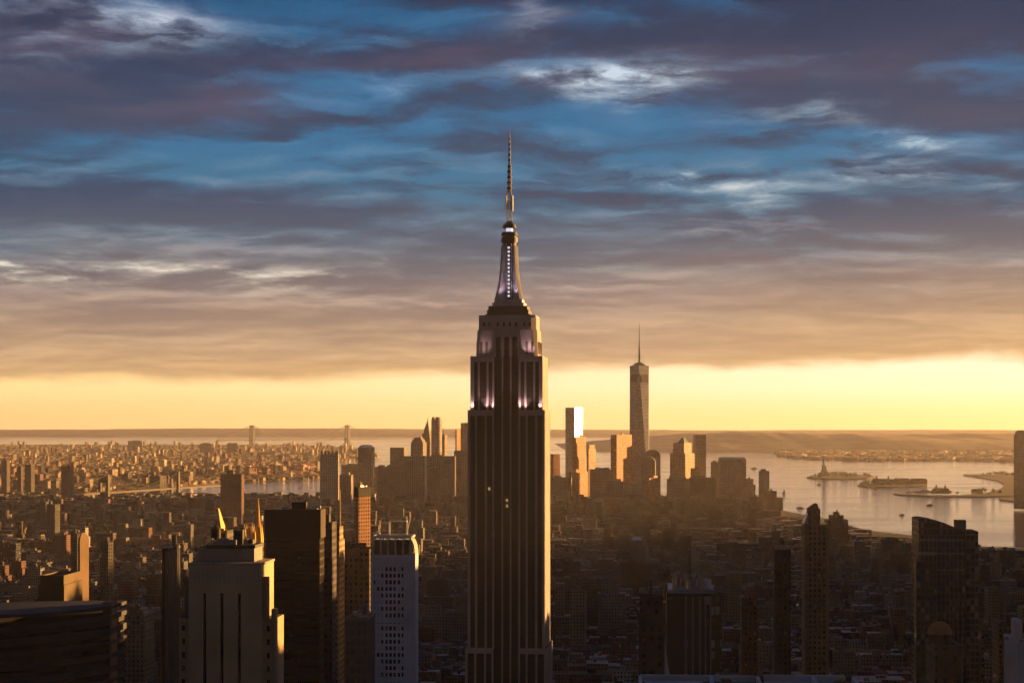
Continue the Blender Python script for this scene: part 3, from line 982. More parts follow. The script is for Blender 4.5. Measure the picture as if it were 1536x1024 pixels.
def curved_block():
    """long dark building with swept layered floors at the left edge"""
    d = 620.0
    r = thing('curved_building', 'big dark layered building with swept curved floors filling the lower left edge', 'building', (X(20, d), d + 30, 2), -GRID)
    FOOT.append((X(20, d), d + 30, 60))
    H = Z(924, d) - 2
    xr = X(131, d) - X(20, d)
    fr = lambda t: (-62 + (xr + 61.2) * t, -14 - 6 * math.sin(t * math.pi * .9) + 22 * max(0, (t - .72) / .28) ** 2)
    out = [fr(i / 14) for i in range(15)] + [(xr - .8, 26), (-62, 26)]
    part(r, 'body', [M['wide'], M['roof']], lambda m: m.prism(out, out, 0, H - 4.5, 0, 1), (.045, .04, .04))
    m, m2 = MB(), MB()
    m.cur = m2.cur = (.075, .07, .07)
    nseg = 14
    for k in range(13):
        z = H - k * 4.3
        for i in range(nseg):
            t0, t1 = i / nseg, (i + 1) / nseg
            f = lambda t: (-62 + (xr + 62) * t, -14.6 - 6 * math.sin(t * math.pi * .9) + 22 * max(0, (t - .72) / .28) ** 2, -3.5 * (1 - t) ** 2 + (-1.2 if k else 0) * math.sin(t * 5))
            x0, y0, a0 = f(t0)
            x1, y1, a1 = f(t1)
            th = 1.1 + .5 * (k % 3)
            m.face([(x0, y0, z + a0 - th), (x1, y1, z + a1 - th), (x1, y1, z + a1), (x0, y0, z + a0)])
            m.face([(x0, y0, z + a0), (x1, y1, z + a1), (x1, 26, z + a1), (x0, 26, z + a0)])
            m.face([(x0, 26, z + a0 - th), (x1, 26, z + a1 - th), (x1, y1, z + a1 - th), (x0, y0, z + a0 - th)])
        x1, y1, a1 = f(1)
        m.face([(x1, y1, z + a1 - th), (x1, 26, z + a1 - th), (x1, 26, z + a1), (x1, y1, z + a1)])
    m.build('floor_band', M['blank'], r)
    part(r, 'lit_tinted_end_pier', 'blank', lambda q: q.box(xr - 1.6, 11, 0, H + 1.2, 3.0, 7), (.36, .22, .14))  # sunlight on the right end, put into the pier's colour


curved_block()
tower('office_block', 'squat mustard-brown block with blank walls just above the layered curved building', 58, 124, 868, 800, 'blank', (.155, .105, .05), dp=26, kit=0, parapet=1.4,
      tiers=((1, 1, 2.5), (.9, .9, 0)))
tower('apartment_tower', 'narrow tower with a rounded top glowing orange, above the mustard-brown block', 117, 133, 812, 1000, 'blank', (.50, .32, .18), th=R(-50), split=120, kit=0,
      crown=lambda r, w, p, H: part(r, 'rounded_top', 'blank', lambda m: [m.box(0, 0, H + i * .9, H + i * .9 + .9, w * math.cos(i * .3) + .01 * i, p * .96 * math.cos(i * .3)) for i in range(5)], (.5, .32, .18)))


# dark tower with pale vertical stripes and a crowded roof, right of centre
def striped_tower():
    d = 690.0
    c, w, p = fit(997, 1083, d, GRID, dp=30)
    u = d / F
    H = Z(890, d) - 2
    r = thing('office_tower', 'black tower with thin pale vertical stripes, cut corner and cluttered silver roof', 'tower', (c.x, c.y, 2), -GRID)
    FOOT.append((c.x, c.y, 30))
    ch = 5.0
    q = lambda a, b: [(-a, -b), (a - ch, -b), (a, -b + ch), (a, b), (-a, b)]
    part(r, 'shaft', [M['curtain2'], M['roof']], lambda m: m.prism(q(w / 2, p / 2), q(w / 2, p / 2), 0, H, 0, 1), (.028, .026, .026))
    part(r, 'blank_bay', 'blank', lambda m: m.box(-w / 2 + w * .16, -p / 2 - .2, 0, H - 2, w * .31, .5), (.075, .057, .05))
    split_parts(r, 'stripe', 'blank', lambda m: [m.box(-w / 2 + w * t, -p / 2 - .25, 0, H - 1, .55, .7) for t in (.345, .47, .60, .70, .79)], (.26, .23, .22))
    zc = Z(880, d) - 2
    part(r, 'roof_deck', [M['metal'], M['metal']], lambda m: m.box(-w * .06, 0, H + .01, H + 1.4, w * .82, p * .9))
    rg = random.Random(5)
    for i in range(34):
        m = MB()
        m.box(rg.uniform(-.36, .30) * w, rg.uniform(-.4, .4) * p, H + 1.4, H + 1.4 + rg.uniform(.8, 5.0), rg.uniform(.4, 1.7), rg.uniform(.4, 1.7), rg.uniform(0, 1))
        m.build('roof_plant', M['metal'], r)
    split_parts(r, 'cooling_tower', 'white', lambda q_: [q_.cyl(x, y, H + 1.4, H + 4.4, 1.5, 1.2, 10) for x, y in ((w * .1, -6), (w * .19, -3), (w * .25, -7))])
    # pale flared foot on the left
    mf = MB()
    mf.cur = (.55, .53, .52)
    n = 10
    for i in range(n):
        t0, t1 = i / n, (i + 1) / n
        zz = lambda t: Z(1040, d) + (Z(952, d) - Z(1040, d)) * t
        ff = lambda t: 3.4 * (1 - t) ** 1.7 + .05
        lo = [(-w / 2 - .6, -p / 2 - 1 - ff(t0)), (-w / 2 - .6 + ff(t0), -p / 2 - 1 - ff(t0)), (-w / 2 - .6 + ff(t0), -p / 2 - .3), (-w / 2 - .6, -p / 2 - .3)]
        hi = [(-w / 2 - .6, -p / 2 - 1 - ff(t1)), (-w / 2 - .6 + ff(t1), -p / 2 - 1 - ff(t1)), (-w / 2 - .6 + ff(t1), -p / 2 - .3), (-w / 2 - .6, -p / 2 - .3)]
        mf.prism(lo, hi, zz(t0) - 2, zz(t1) - 2, 0, 0)
    mf.build('flared_foot', M['blank'], r)


striped_tower()
tower('office_block', 'small brown block with a ledged roof at the left shoulder of the black striped tower', 958, 996, 892, 800, 'masonry', (.085, .06, .055), dp=26, kit=2, tiers=((1, 1, 8), (.9, .9, 0)))


def roof_slab():
    d = 560.0
    x0, x1 = X(958, d), X(1302, d)
    H = Z(1028, d) - 2
    r = thing('low_building', 'flat pale blue-grey roof with raised rims cut off by the bottom edge', 'building', ((x0 + x1) / 2, d + 12, 2), -GRID)
    FOOT.append(((x0 + x1) / 2, d + 12, 36))
    w = x1 - x0
    part(r, 'body', [M['masonry'], M['roof']], lambda m: m.box(0, 0, 0, H - 2.2, w, 26, 0, 0, 1), (.3, .3, .3))
    pale = (.50, .56, .62)
    split_parts(r, 'roof_rim', 'blank', lambda m: [m.box(t, 12.2, H - 2.2, H + h, ww, 1.2) for t, ww, h in ((-w * .22, w * .52, -.2), (w * .26, w * .36, .1))] +
         [m.box(x, 0, H - 2.2, H - .3, 1.0, 23) for x in (-w * .48, -w * .16, w * .05, w * .30, w * .48)], pale)
    split_parts(r, 'roof_panel', 'blank', lambda m: [m.box(x, -1, H - 2.2, H - 1.5, ww, 20) for x, ww in ((-w * .33, w * .26), (w * .18, w * .2))], (.42, .47, .52))
    split_parts(r, 'roof_house', 'blank', lambda m: [m.box(x, -4, H - 2.19, H + 1.0, 3, 4) for x in (-w * .1, w * .4)], (.1, .1, .1))


roof_slab()


def dome_block():
    d = 640.0
    r, w, p, H = tower('office_block', 'brown masonry block with a mustard upper box and a round orange dome on top', 1378, 1452, 972, d, 'masonry', (.095, .065, .05), dp=26, kit=0,
                       tiers=((1, 1, 13), (.7, .8, 0)), parapet=.8)
    part(r, 'dome', 'blank', lambda m: [m.cyl(-w * .10, 0, H + 3.5 + 4.2 * math.sin(a), H + 3.5 + 4.2 * math.sin(a + .262), 4.2 * math.cos(a), 4.2 * math.cos(a + .262), 16) for a in [i * .2618 for i in range(6)]], (.42, .19, .07))
    part(r, 'dome_drum', 'blank', lambda m: m.cyl(-w * .10, 0, H, H + 3.5, 3.9, 3.9, 16), (.05, .04, .04))
    part(r, 'ledge', 'blank', lambda m: [m.box(0, -p / 2 - .3, z, z + .5, w * .98, .7) for z in (H - 13.5, H - 19, H - 24)], (.2, .17, .15))


dome_block()
tower('office_block', 'pale blue-white block with a blank wall at the lower right corner', 1506, 1560, 968, 620, 'blank', (.50, .54, .58), dp=24, kit=2, parapet=1.2)


# twin-pinnacled stone tower and neighbours on the right
def right_towers():
    r, w, p, H = tower('apartment_tower', 'tall dark stone tower with a notched pointed top, left of the broad slanted glass tower', 1202, 1242, 786, 1350, 'masonry', (.16, .125, .105), dp=24, kit=0)
    z1 = Z(763, 1350) - 2
    part(r, 'upper_block', [M['masonry'], M['roof']], lambda m: m.box(-w * .06, 0, H, z1, w * .5, 15, 0, 0, 1), (.13, .10, .09))
    part(r, 'sloped_cap', 'blank', lambda m: m.prism([(-w * .28, -7), (w * .14, -7), (w * .14, 7), (-w * .28, 7)], [(-w * .02, -5), (w * .08, -5), (w * .08, 5), (-w * .02, 5)], z1, z1 + 3.4, 0, 0), (.11, .09, .085))
    part(r, 'shoulder_roof', 'metal', lambda m: m.prism([(-w * .5, -9), (-w * .32, -9), (-w * .32, 9), (-w * .5, 9)], [(-w * .34, -8), (-w * .32, -8), (-w * .32, 8), (-w * .34, 8)], H, H + 7, 0, 0))
    split_parts(r, 'corner_pier', 'blank', lambda m: [m.box(sx * (w / 2 - .2), -12.2, 0, H + .5, 1.6, 1.2) for sx in (-1, 1)], (.2, .16, .14))
    tower('apartment_tower', 'slim black-brown slab with a flat top, left neighbour of the pointed stone tower', 1159, 1186, 824, 1150, 'masonry', (.05, .037, .033), dp=16, kit=1)
    d = 1180.0
    c, w, p = fit(1371, 1463, d, GRID, dp=32)
    r = thing('glass_tower', 'broad dark glass tower with a slanted curved roofline and a chimney-like block on top', 'tower', (c.x, c.y, 2), -GRID)
    FOOT.append((c.x, c.y, 34))
    u = d / F
    xl = lambda px: (px - 1417) * u
    top = [(1372, 778), (1382, 777.5), (1396, 780), (1408, 783), (1420, 788), (1430, 793), (1440, 797)]
    m = MB()
    m.cur = (.10, .085, .075)
    for (a, pa), (b, pb) in zip(top, top[1:]):
        za, zb = Z(pa, d) - 2, Z(pb, d) - 2
        xa, xb, y0, y1 = xl(a), xl(b), -p / 2, p / 2
        m.face([(xa, y0, 0), (xb, y0, 0), (xb, y0, zb), (xa, y0, za)], 0, [(xa, 0), (xb, 0), (xb, zb), (xa, za)])
        m.face([(xb, y1, 0), (xa, y1, 0), (xa, y1, za), (xb, y1, zb)], 0, [(xb, 0), (xa, 0), (xa, za), (xb, zb)])
        m.face([(xa, y0, za), (xb, y0, zb), (xb, y1, zb), (xa, y1, za)], 1)
    xa, xb, za, zb = xl(1372), xl(1440), Z(778, d) - 2, Z(797, d) - 2
    m.face([(xa, p / 2, 0), (xa, -p / 2, 0), (xa, -p / 2, za), (xa, p / 2, za)], 0, [(0, 0), (p, 0), (p, za), (0, za)])
    m.face([(xb, -p / 2, 0), (xb, p / 2, 0), (xb, p / 2, zb), (xb, -p / 2, zb)], 0, [(0, 0), (p, 0), (p, zb), (0, zb)])
    m.build('shaft', [M['curtain'], M['roof']], r)
    part(r, 'side_wing', [M['curtain2'], M['roof']], lambda q: q.box(xl(1453), 2, 0, Z(797, d) - 2, 18 * u, p - 6, 0, 0, 1), (.2, .19, .18))
    part(r, 'chimney_block', 'blank', lambda q: q.box(xl(1439), 0, Z(800, d) - 4, Z(781, d) - 2, 15 * u, 9), (.30, .22, .15))
    part(r, 'floor_band', 'blank', lambda q: [q.box(xl(1406), -p / 2 - .15, z, z + .7, 66 * u, .35) for z in (Z(815, d), Z(835, d), Z(860, d))] + [q.box(xl(1385), -p / 2 - .2, Z(837, d), Z(832, d), 26 * u, .5)], (.38, .34, .31))
    part(r, 'mullion', 'metal', lambda q: [q.box(xl(1374 + 6.2 * i), -p / 2 - .2, 0, Z(800, d) - 3, .3, .4) for i in range(11)])
    part(r, 'low_wing', [M['curtain2'], M['roof']], lambda q: q.box(xl(1380), -p / 2 - 5, 0, Z(838, d) - 2, 30 * u, 9, 0, 0, 1), (.13, .11, .10))


right_towers()
tower('glass_tower', 'tall hazy tower standing in the harbour at the right edge of the picture', 1521, 1556, 645, 5560, 'far', (.30, .24, .20), th=R(-20), dp=60, kit=0,
      tiers=((1, 1, 14), (.9, .9, 6), (.75, .8, 0)))

# ---- downtown ---------------------------------------------------------------------------------
DT = 'downtown towers in the haze'


def dtower(label, px0, px1, top, d=5900, tint=(.20, .17, .145), th=30, split=None, tiers=((1, 1, 0),), mat='far', crown=None, dp=None, kit=1, name='downtown_tower'):
    if split is None and dp is None and abs(th) > 12:
        split = px0 + (px1 - px0) * .62
    t = R(th)
    eff = t - math.atan2((px0 + px1) / 2 - 768, F)
    if split is not None and abs(eff) < R(6):
        split, dp = None, (px1 - px0) * d / F
    return tower(name, label, px0, px1, top, d, mat, tint, t, dp, split, tiers, 'tower', DT, kit, 0, None, crown)


def needle(name, mat, h, r0, r1=.3, n=8):
    return lambda r, w, p, H: part(r, name, mat, lambda m: m.cyl(0, 0, H, H + h, r0, r1, n))


def pyramid(name, mat, h, k=.05, tip=0):
    def f(r, w, p, H):
        part(r, name, mat, lambda m: m.frus(0, 0, H, H + h, w, p, w * k, p * k))
        if tip:
            part(r, 'finial', 'steel', lambda m: m.cyl(0, 0, H + h, H + h + tip, 1.6, .3, 6))
    return f


def notched(r, w, p, H):
    part(r, 'crenellation', 'blank', lambda m: [m.box(-w / 2 + w * (i + .5) / 5, -p / 2 + 2, H, H + 9, w / 9, 4) for i in range(5)] + [m.box(w / 2 - 2, -p / 2 + p * (i + .5) / 4, H, H + 9, 4, p / 9) for i in range(4)], (.22, .19, .17))


def barrel(r, w, p, H):
    n = 8
    pts = [(w / 2 * math.cos(math.pi * i / n), w * .42 * math.sin(math.pi * i / n)) for i in range(n + 1)]

    def f(m):
        for (xa, za), (xb, zb) in zip(pts, pts[1:]):
            m.face([(xb, -p / 2, H + zb), (xa, -p / 2, H + za), (xa, p / 2, H + za), (xb, p / 2, H + zb)][::-1])
        for y, s in ((-p / 2, 1), (p / 2, -1)):
            m.face([(x, y, H + z) for x, z in pts][::-s])
    part(r, 'barrel_roof', 'blank', f, (.19, .165, .15))


dark, mid, warm, glassy = (.30, .245, .21), (.40, .33, .28), (.5, .36, .25), (.10, .095, .09)  # tints lightened in place of the haze glow over far towers
dtower('pale grey windowless tower with a notched battlement top, leftmost of the downtown skyline', 480, 509, 681, 5350, (.5, .43, .38), 0, kit=0, crown=notched, dp=40)
dtower('chamfered dark tower with a bright right wall, standing behind a broad grey block', 537, 562, 671, 5900, dark, 30, 555, crown=pyramid('chamfered_top', 'blank', 8, .55))
dtower('broad low grey slab in front of the chamfered dark tower', 512, 560, 697, 5500, mid, 2, dp=45, kit=3)
dtower('plain dark box tower with a short annex on its right', 585, 611, 671, 5800, dark, 24, 606, kit=0)
dtower('low grey block between the chamfered tower and the plain dark box', 558, 588, 700, 5600, mid, 0, dp=40, kit=2)
dtower('wide stepped stone tower left of the steep green spire', 616, 640, 656, 6000, dark, 12, dp=45, tiers=((1, 1, 14), (.8, .8, 6), (.55, .7, 0)))
dtower('stepped stone tower topped by a steep pyramidal green roof and finial', 631, 652, 645, 6150, dark, 20, 645, tiers=((1, 1, 24), (.8, .8, 10), (.55, .55, 0)), crown=pyramid('steep_roof', 'copper', 32, .06, 8), kit=0)
dtower('tallest slim downtown tower left of the art deco skyscraper, twin-cornered top', 647, 663, 629, 5500, (.46, .39, .34), 30, 657, kit=0,
       crown=lambda r, w, p, H: split_parts(r, 'corner_cap', 'blank', lambda m: [m.box(sx * w * .3, -p * .1, H, H + 7, w * .3, p * .7) for sx in (-1, 1)], (.25, .215, .19)))
dtower('narrow tower hugging the right side of the slim ribbed tower', 661, 671, 652, 5650, mid, 30, 667, kit=0, crown=needle('mast', 'steel', 22, 1.4))
dtower('thin tower with a glowing orange front, left of the flat-topped slab', 683, 695, 644, 6300, (.6, .33, .14), -58, 685, kit=0)
dtower('flat-topped grey slab partly hidden by the art deco skyscraper', 691, 712, 634, 6000, mid, 3, dp=40, kit=0)
dtower('wide brown block low in front of the flat-topped slab', 681, 712, 676, 5300, dark, 3, dp=60, kit=2)
dtower('mid-height brown block under the slim ribbed tower', 640, 684, 684, 5200, dark, 4, dp=50, kit=3)
dtower('mid-height grey block under the steep green spire', 606, 640, 684, 5250, mid, 4, dp=45, kit=2)
dtower('broad dim block at the foot of the downtown skyline, above the blue-white tower', 566, 612, 700, 5150, dark, 4, dp=45, kit=3)
dtower('small dim block right of the notched windowless tower', 509, 530, 712, 5250, dark, 4, dp=40, kit=2)
# right of the art deco skyscraper; sunset orange is put into the glowing blocks' tints
dtower('dark red-brown tower with a sunlit right wall, just right of the art deco skyscraper', 825, 840, 681, 5900, (.30, .12, .07), -45, 830, kit=0)
dtower('tall thin glass tower whose right wall flashes white in the sun', 848, 874, 611, 5700, (.45, .43, .42), 30, 862, mat='pane', kit=0, dp=None)
dtower('blazing orange block directly below the white-flashing glass tower', 859, 879, 655, 5400, (.6, .27, .09), -60, 864, mat='sunset_glass', kit=1)
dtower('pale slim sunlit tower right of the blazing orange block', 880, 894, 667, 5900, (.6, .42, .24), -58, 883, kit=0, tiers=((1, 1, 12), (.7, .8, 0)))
dtower('orange glass box tower with a yellow upper left corner, beside the tall tapered tower', 916, 948, 652, 5350, (.6, .27, .09), -58, 925, mat='sunset_glass', kit=1)
dtower('low orange-lit block under the white-flashing glass tower', 850, 882, 708, 5150, (.6, .3, .1), -60, 856, mat='sunset_glass', kit=2)
dtower('brown block right of the low orange-lit block', 884, 918, 704, 5300, dark, -8, dp=40, kit=3)
dtower('round-topped tower right behind the tall tapered tower', 966, 991, 684, 5500, (.32, .26, .22), 8, dp=34, kit=0, crown=barrel)
dtower('short dark round-topped tower at the foot of the tapered tower', 960, 984, 694, 5250, dark, 8, dp=30, kit=0, crown=barrel)
dtower('small pale-fronted block with a glowing wall under the round-topped tower', 968, 990, 717, 5050, (.6, .42, .22), -60, 974, mat='sunset_glass', kit=1)


def domed(r, w, p, H):
    part(r, 'pyramid_cap', 'copper', lambda m: m.frus(w * .08, 0, H, H + 18, w * .62, p * .62, .5, .5))
    part(r, 'shoulder', 'blank', lambda m: (m.frus(-w * .36, 0, H - 26, H - 4, w * .62, p * .8, w * .2, p * .6)), warm)


dtower('tower with a dark pyramid cap and stepped shoulders, left of a flat slab', 1005, 1042, 664, 5500, warm, 30, 1028, crown=domed, kit=0, tiers=((1, 1, 30), (.72, .8, 0)))
dtower('tall flat-topped slab touching the pyramid-capped tower', 1040, 1059, 652, 5600, dark, -10, dp=30, kit=0)
dtower('small block with a golden wall at the foot of the flat-topped slab', 1036, 1050, 702, 5250, (.6, .4, .16), -60, 1039, mat='sunset_glass', kit=0)
dtower('massive dark block with chamfered shoulders at the harbour side of downtown', 1077, 1119, 688, 5300, dark, 2, dp=60, kit=0, crown=pyramid('chamfered_top', 'blank', 5, .82))
dtower('lower brown block joined to the left of the massive dark block', 1066, 1086, 693, 5400, (.24, .17, .12), -20, dp=40, kit=1)
dtower('stepped-down block at the right of the massive dark block', 1112, 1133, 718, 5250, dark, 6, dp=40, kit=1, tiers=((1, 1, 16), (.7, .9, 0)))
dtower('lone slim waterfront tower at the right end of downtown', 1138, 1154, 706, 5000, dark, -14, dp=24, kit=0, crown=lambda r, w, p, H: part(r, 'roof_house', 'blank', lambda m: m.box(-w * .1, 0, H, H + 5, w * .5, p * .5), dark))
dtower('short reddish waterfront tower beside the lone slim one', 1151, 1165, 736, 4950, (.24, .14, .10), -14, dp=24, kit=1)
dtower('dark low block below the pyramid-capped tower', 1000, 1036, 718, 5100, dark, 3, dp=40, kit=3)
dtower('dim brown block below the flat-topped slab', 1034, 1072, 716, 5050, (.18, .12, .09), 4, dp=40, kit=2)
dtower('grey block in front of the tall tapered tower', 934, 968, 726, 5000, mid, 4, dp=40, kit=3)
dtower('dark block at the foot of the orange glass box tower', 908, 936, 722, 5050, dark, 4, dp=40, kit=2)
dtower('dark block right against the lower shaft of the art deco skyscraper', 826, 858, 716, 4900, dark, 4, dp=40, kit=2)


def tapered_tower():
    d = 5600.0
    c = Vector((X(960, d), d + 30))
    r = thing('glass_skyscraper', 'very tall tapered glass tower with a tall spire, dominating the downtown skyline', 'skyscraper', (c.x, c.y, 2), R(-6))
    FOOT.append((c.x, c.y, 50))
    a, H0, H = 27.5, 55.0, Z(548, d) - 2
    sq = [(-a, -a), (a, -a), (a, a), (-a, a)]
    b = a * 1.0
    tp = [(0, -b), (b, 0), (0, b), (-b, 0)]
    m = MB()
    m.cur = (.42, .40, .40)
    m.prism(sq, sq, 0, H0, 0, None)
    for i in range(4):
        j = (i + 1) % 4
        A, B, C_, D = (*sq[i], H0), (*sq[j], H0), (*tp[i], H), (*tp[(i - 1) % 4], H)
        m.face([A, B, C_], 0, [(0, H0), (2 * a, H0), (a, H)])
        m.face([A, C_, D], 0, [(0, H0), (a, H), (-a, H)])
    m.face([(*t, H) for t in tp], 1)
    m.build('shaft', [M['pane'], M['roof']], r)
    part(r, 'mechanical_band', 'blank', lambda q: q.prism([(x * 1.012, y * 1.012) for x, y in [(-8, -26), (8, -26), (26, -8), (26, 8), (8, 26), (-8, 26), (-26, 8), (-26, -8)]],
                                                         [(x * 1.012, y * 1.012) for x, y in [(-5, -26.3), (5, -26.3), (26.3, -5), (26.3, 5), (5, 26.3), (-5, 26.3), (-26.3, 5), (-26.3, -5)]], H - 48, H - 26, 0, 0), (.11, .09, .085))
    part(r, 'ring_platform', 'metal', lambda q: (q.cyl(0, 0, H, H + 5, 20, 17, 20), q.cyl(0, 0, H + 5, H + 9, 14, 9, 20)))
    zs = Z(483, d) - 2
    part(r, 'spire', 'steel', lambda q: (q.cyl(0, 0, H + 9, H + 40, 3.2, 2.4, 8), q.cyl(0, 0, H + 40, H + 75, 2.3, 1.6, 8), q.cyl(0, 0, H + 75, zs, 1.5, .4, 8)))
    part(r, 'spire_stay', 'steel', lambda q: [q.beam((16 * math.cos(t), 16 * math.sin(t), H + 5), (0, 0, H + 52), .5) for t in (.4, 1.97, 3.54, 5.1)])


tapered_tower()
# mid-distance towers on the left
tower('apartment_slab', 'wide dark red-brown slab with a small roof house, alone before the river on the left', 331, 366, 711, 4300, 'masonry', (.15, .075, .06), dp=26, kit=0,
      crown=lambda r, w, p, H: part(r, 'roof_house', 'blank', lambda m: m.box(-w * .08, 0, H, H + 9, w * .32, 12), (.13, .07, .055)))
LT = 'slender towers on the far left'
for i, (a, b, t, dd, tn, lb) in enumerate(((2, 15, 690, 6800, (.2, .15, .12), 'hazy tower with a yellow right wall at the left edge, before the borough roofs'),
                                           (26, 35, 699, 6600, (.22, .16, .12), 'thin hazy tower second from the left edge, with an orange right wall'),
                                           (38, 52, 696, 6500, (.17, .14, .12), 'grey hazy slab third from the left edge, right of the thin orange-walled tower'),
                                           (92, 111, 699, 5600, (.13, .12, .115), 'dark grey twin-width tower with a tall yellow right edge on the far left'),
                                           (60, 74, 752, 4300, (.16, .14, .13), 'dim grey apartment tower below the dark grey yellow-edged tower'),
                                           (70, 90, 756, 3600, (.15, .135, .13), 'grey slab with an orange right edge in the shaded streets on the left'),
                                           (224, 250, 713, 7200, (.19, .15, .12), 'squat hazy block with a bright right wall above the river bridge'),
                                           (106, 122, 800, 2300, (.12, .10, .095), 'dim tower below the far-left grey slab'),
                                           (150, 170, 812, 2000, (.11, .09, .08), 'dark brown apartment tower in the shaded streets left of the thin black slab'))):
    tower('apartment_tower', lb, a, b, t, dd, 'masonry' if dd < 4400 else 'far', tn, R(30), None, a + (b - a) * .62, kit=1, group=LT)
for a, b, t, dd, lb in ((192, 213, 661, 15500, 'dim grey housing group standing above the far borough horizon, left'), (300, 317, 665, 14500, 'dim block above the far borough horizon, left of the near bridge pylon'),
                        (340, 356, 665, 14500, 'dim block above the far borough horizon, close to the near bridge pylon')):
    tower('housing_block', lb, a, b, t, dd, 'far', (.2, .16, .13), R(-10), 60, kit=2, group='housing blocks on the far horizon')
# long-roofed block on the right shore
tower('apartment_block', 'wide brown apartment block with a stepped roof, near the river right of the pointed tower', 1236, 1272, 768, 3600, 'masonry', (.18, .12, .085), dp=40, kit=1,
      tiers=((1, 1, 14), (.62, .8, 6), (.25, .5, 0)))
tower('warehouse', 'low building with a bright white flat roof in the shaded streets right of the skyscraper', 947, 963, 810, 2900, 'masonry', (.3, .25, .2), dp=40, kit=0,
      crown=lambda r, w, p, H: part(r, 'white_roof', 'white', lambda m: m.prism([(-w / 2, -p / 2), (w / 2, -p / 2), (w / 2, p / 2), (-w / 2, p / 2)], [(-w * .3, -p * .1), (w * .3, -p * .1), (w * .3, p * .1), (-w * .3, p * .1)], H + .01, H + 4.5, 0, 0)))


# ---- bridges, cranes, statue, boats -----------------------------------------------------------
def suspension_bridge(name, label, A, B, zt, zd, tw, side, sag, mat, deckmat, gap=30.0, over=.9, deck_h=8.0):
    A, B = Vector((*A, 0)), Vector((*B, 0))
    mid = (A + B) / 2
    L = (B - A).length
    r = thing(name, label, 'bridge', (mid.x, mid.y, 0), math.atan2((B - A).y, (B - A).x))
    h = L / 2
    for sx in (-1, 1):
        def pyl(m):
            for sy in (-1, 1):
                m.frus(sx * h, sy * gap / 2, 0, zt, tw, tw * .8, tw * .72, tw * .6)
            m.box(sx * h, 0, zt - 16, zt - .5, tw * .68, gap)
            m.box(sx * h, 0, zd + 28, zd + 40, tw * .7, gap)
            m.box(sx * h, 0, -2, 8, tw * 2.2, gap + 20)
        part(r, 'pylon', mat, pyl)
    part(r, 'deck', deckmat, lambda m: m.box(0, 0, zd - deck_h, zd, L + 2 * side, gap - 3))
    for sy in (-1, 1):
        def cable(m):
            n = 24
            P = [(-h + L * i / n, sy * gap / 2, zd + 4 + (zt - zd - 4) * ((2 * i / n - 1) ** 2)) for i in range(n + 1)]
            for a, b in zip(P, P[1:]):
                m.beam(a, b, 3.0 if L > 700 else .9)
            for sx in (-1, 1):
                m.beam((sx * h, sy * gap / 2, zt), (sx * (h + side * over), sy * gap / 2, zd), 3.0 if L > 700 else .9)
        part(r, 'main_cable', mat, cable)

        def hang(m):
            n = 40
            for i in range(1, n):
                x = -h + L * i / n
                z = zd + 4 + (zt - zd - 4) * ((2 * i / n - 1) ** 2)
                m.box(x, sy * gap / 2, zd - 1, z, .5, .5)
        kind(part(r, 'hanger', mat, hang), 'stuff')


suspension_bridge('suspension_bridge', 'long hazy grey suspension bridge with two tall pylons on the far horizon', (X(378, 19000), 19000), (X(521, 19900), 19900), 203, 66, 30, 420, 0, 'steel', 'steel', 34, deck_h=14.0)
suspension_bridge('river_bridge', 'low river bridge with a sunlit orange-brown deck and a dark pylon, left', (X(156, 5900), 5900), (X(262, 6300), 6300), 92, 40, 12, 320, 0, 'ironwork', 'ironwork', 26, .8, 6)


def crane(px, py, k, rz):
    x, y = G(px, py)
    r = thing('port_crane', '', 'crane', (x, y, 2), rz, 'red gantry cranes at the container port')
    part(r, 'gantry_leg', 'red', lambda m: [m.box(a * 9 * k, b * 10 * k, 0, 42 * k, 2.6 * k, 2.6 * k) for a in (-1, 1) for b in (-1, 1)] + [m.box(0, b * 10 * k, 20 * k, 23 * k, 18 * k, 2 * k) for b in (-1, 1)])
    part(r, 'boom', 'red', lambda m: (m.box(0, -8 * k, 42 * k, 46 * k, 5 * k, 95 * k), m.beam((0, 0, 66 * k), (0, -48 * k, 46 * k), 1.6 * k), m.beam((0, 0, 66 * k), (0, 36 * k, 46 * k), 1.6 * k)))
    part(r, 'apex_frame', 'red', lambda m: (m.beam((-5 * k, 0, 46 * k), (0, 0, 68 * k), 2.2 * k), m.beam((5 * k, 0, 46 * k), (0, 0, 68 * k), 2.2 * k)))
    part(r, 'machine_house', 'white', lambda m: m.box(0, 22 * k, 46 * k, 52 * k, 8 * k, 14 * k))
    return r


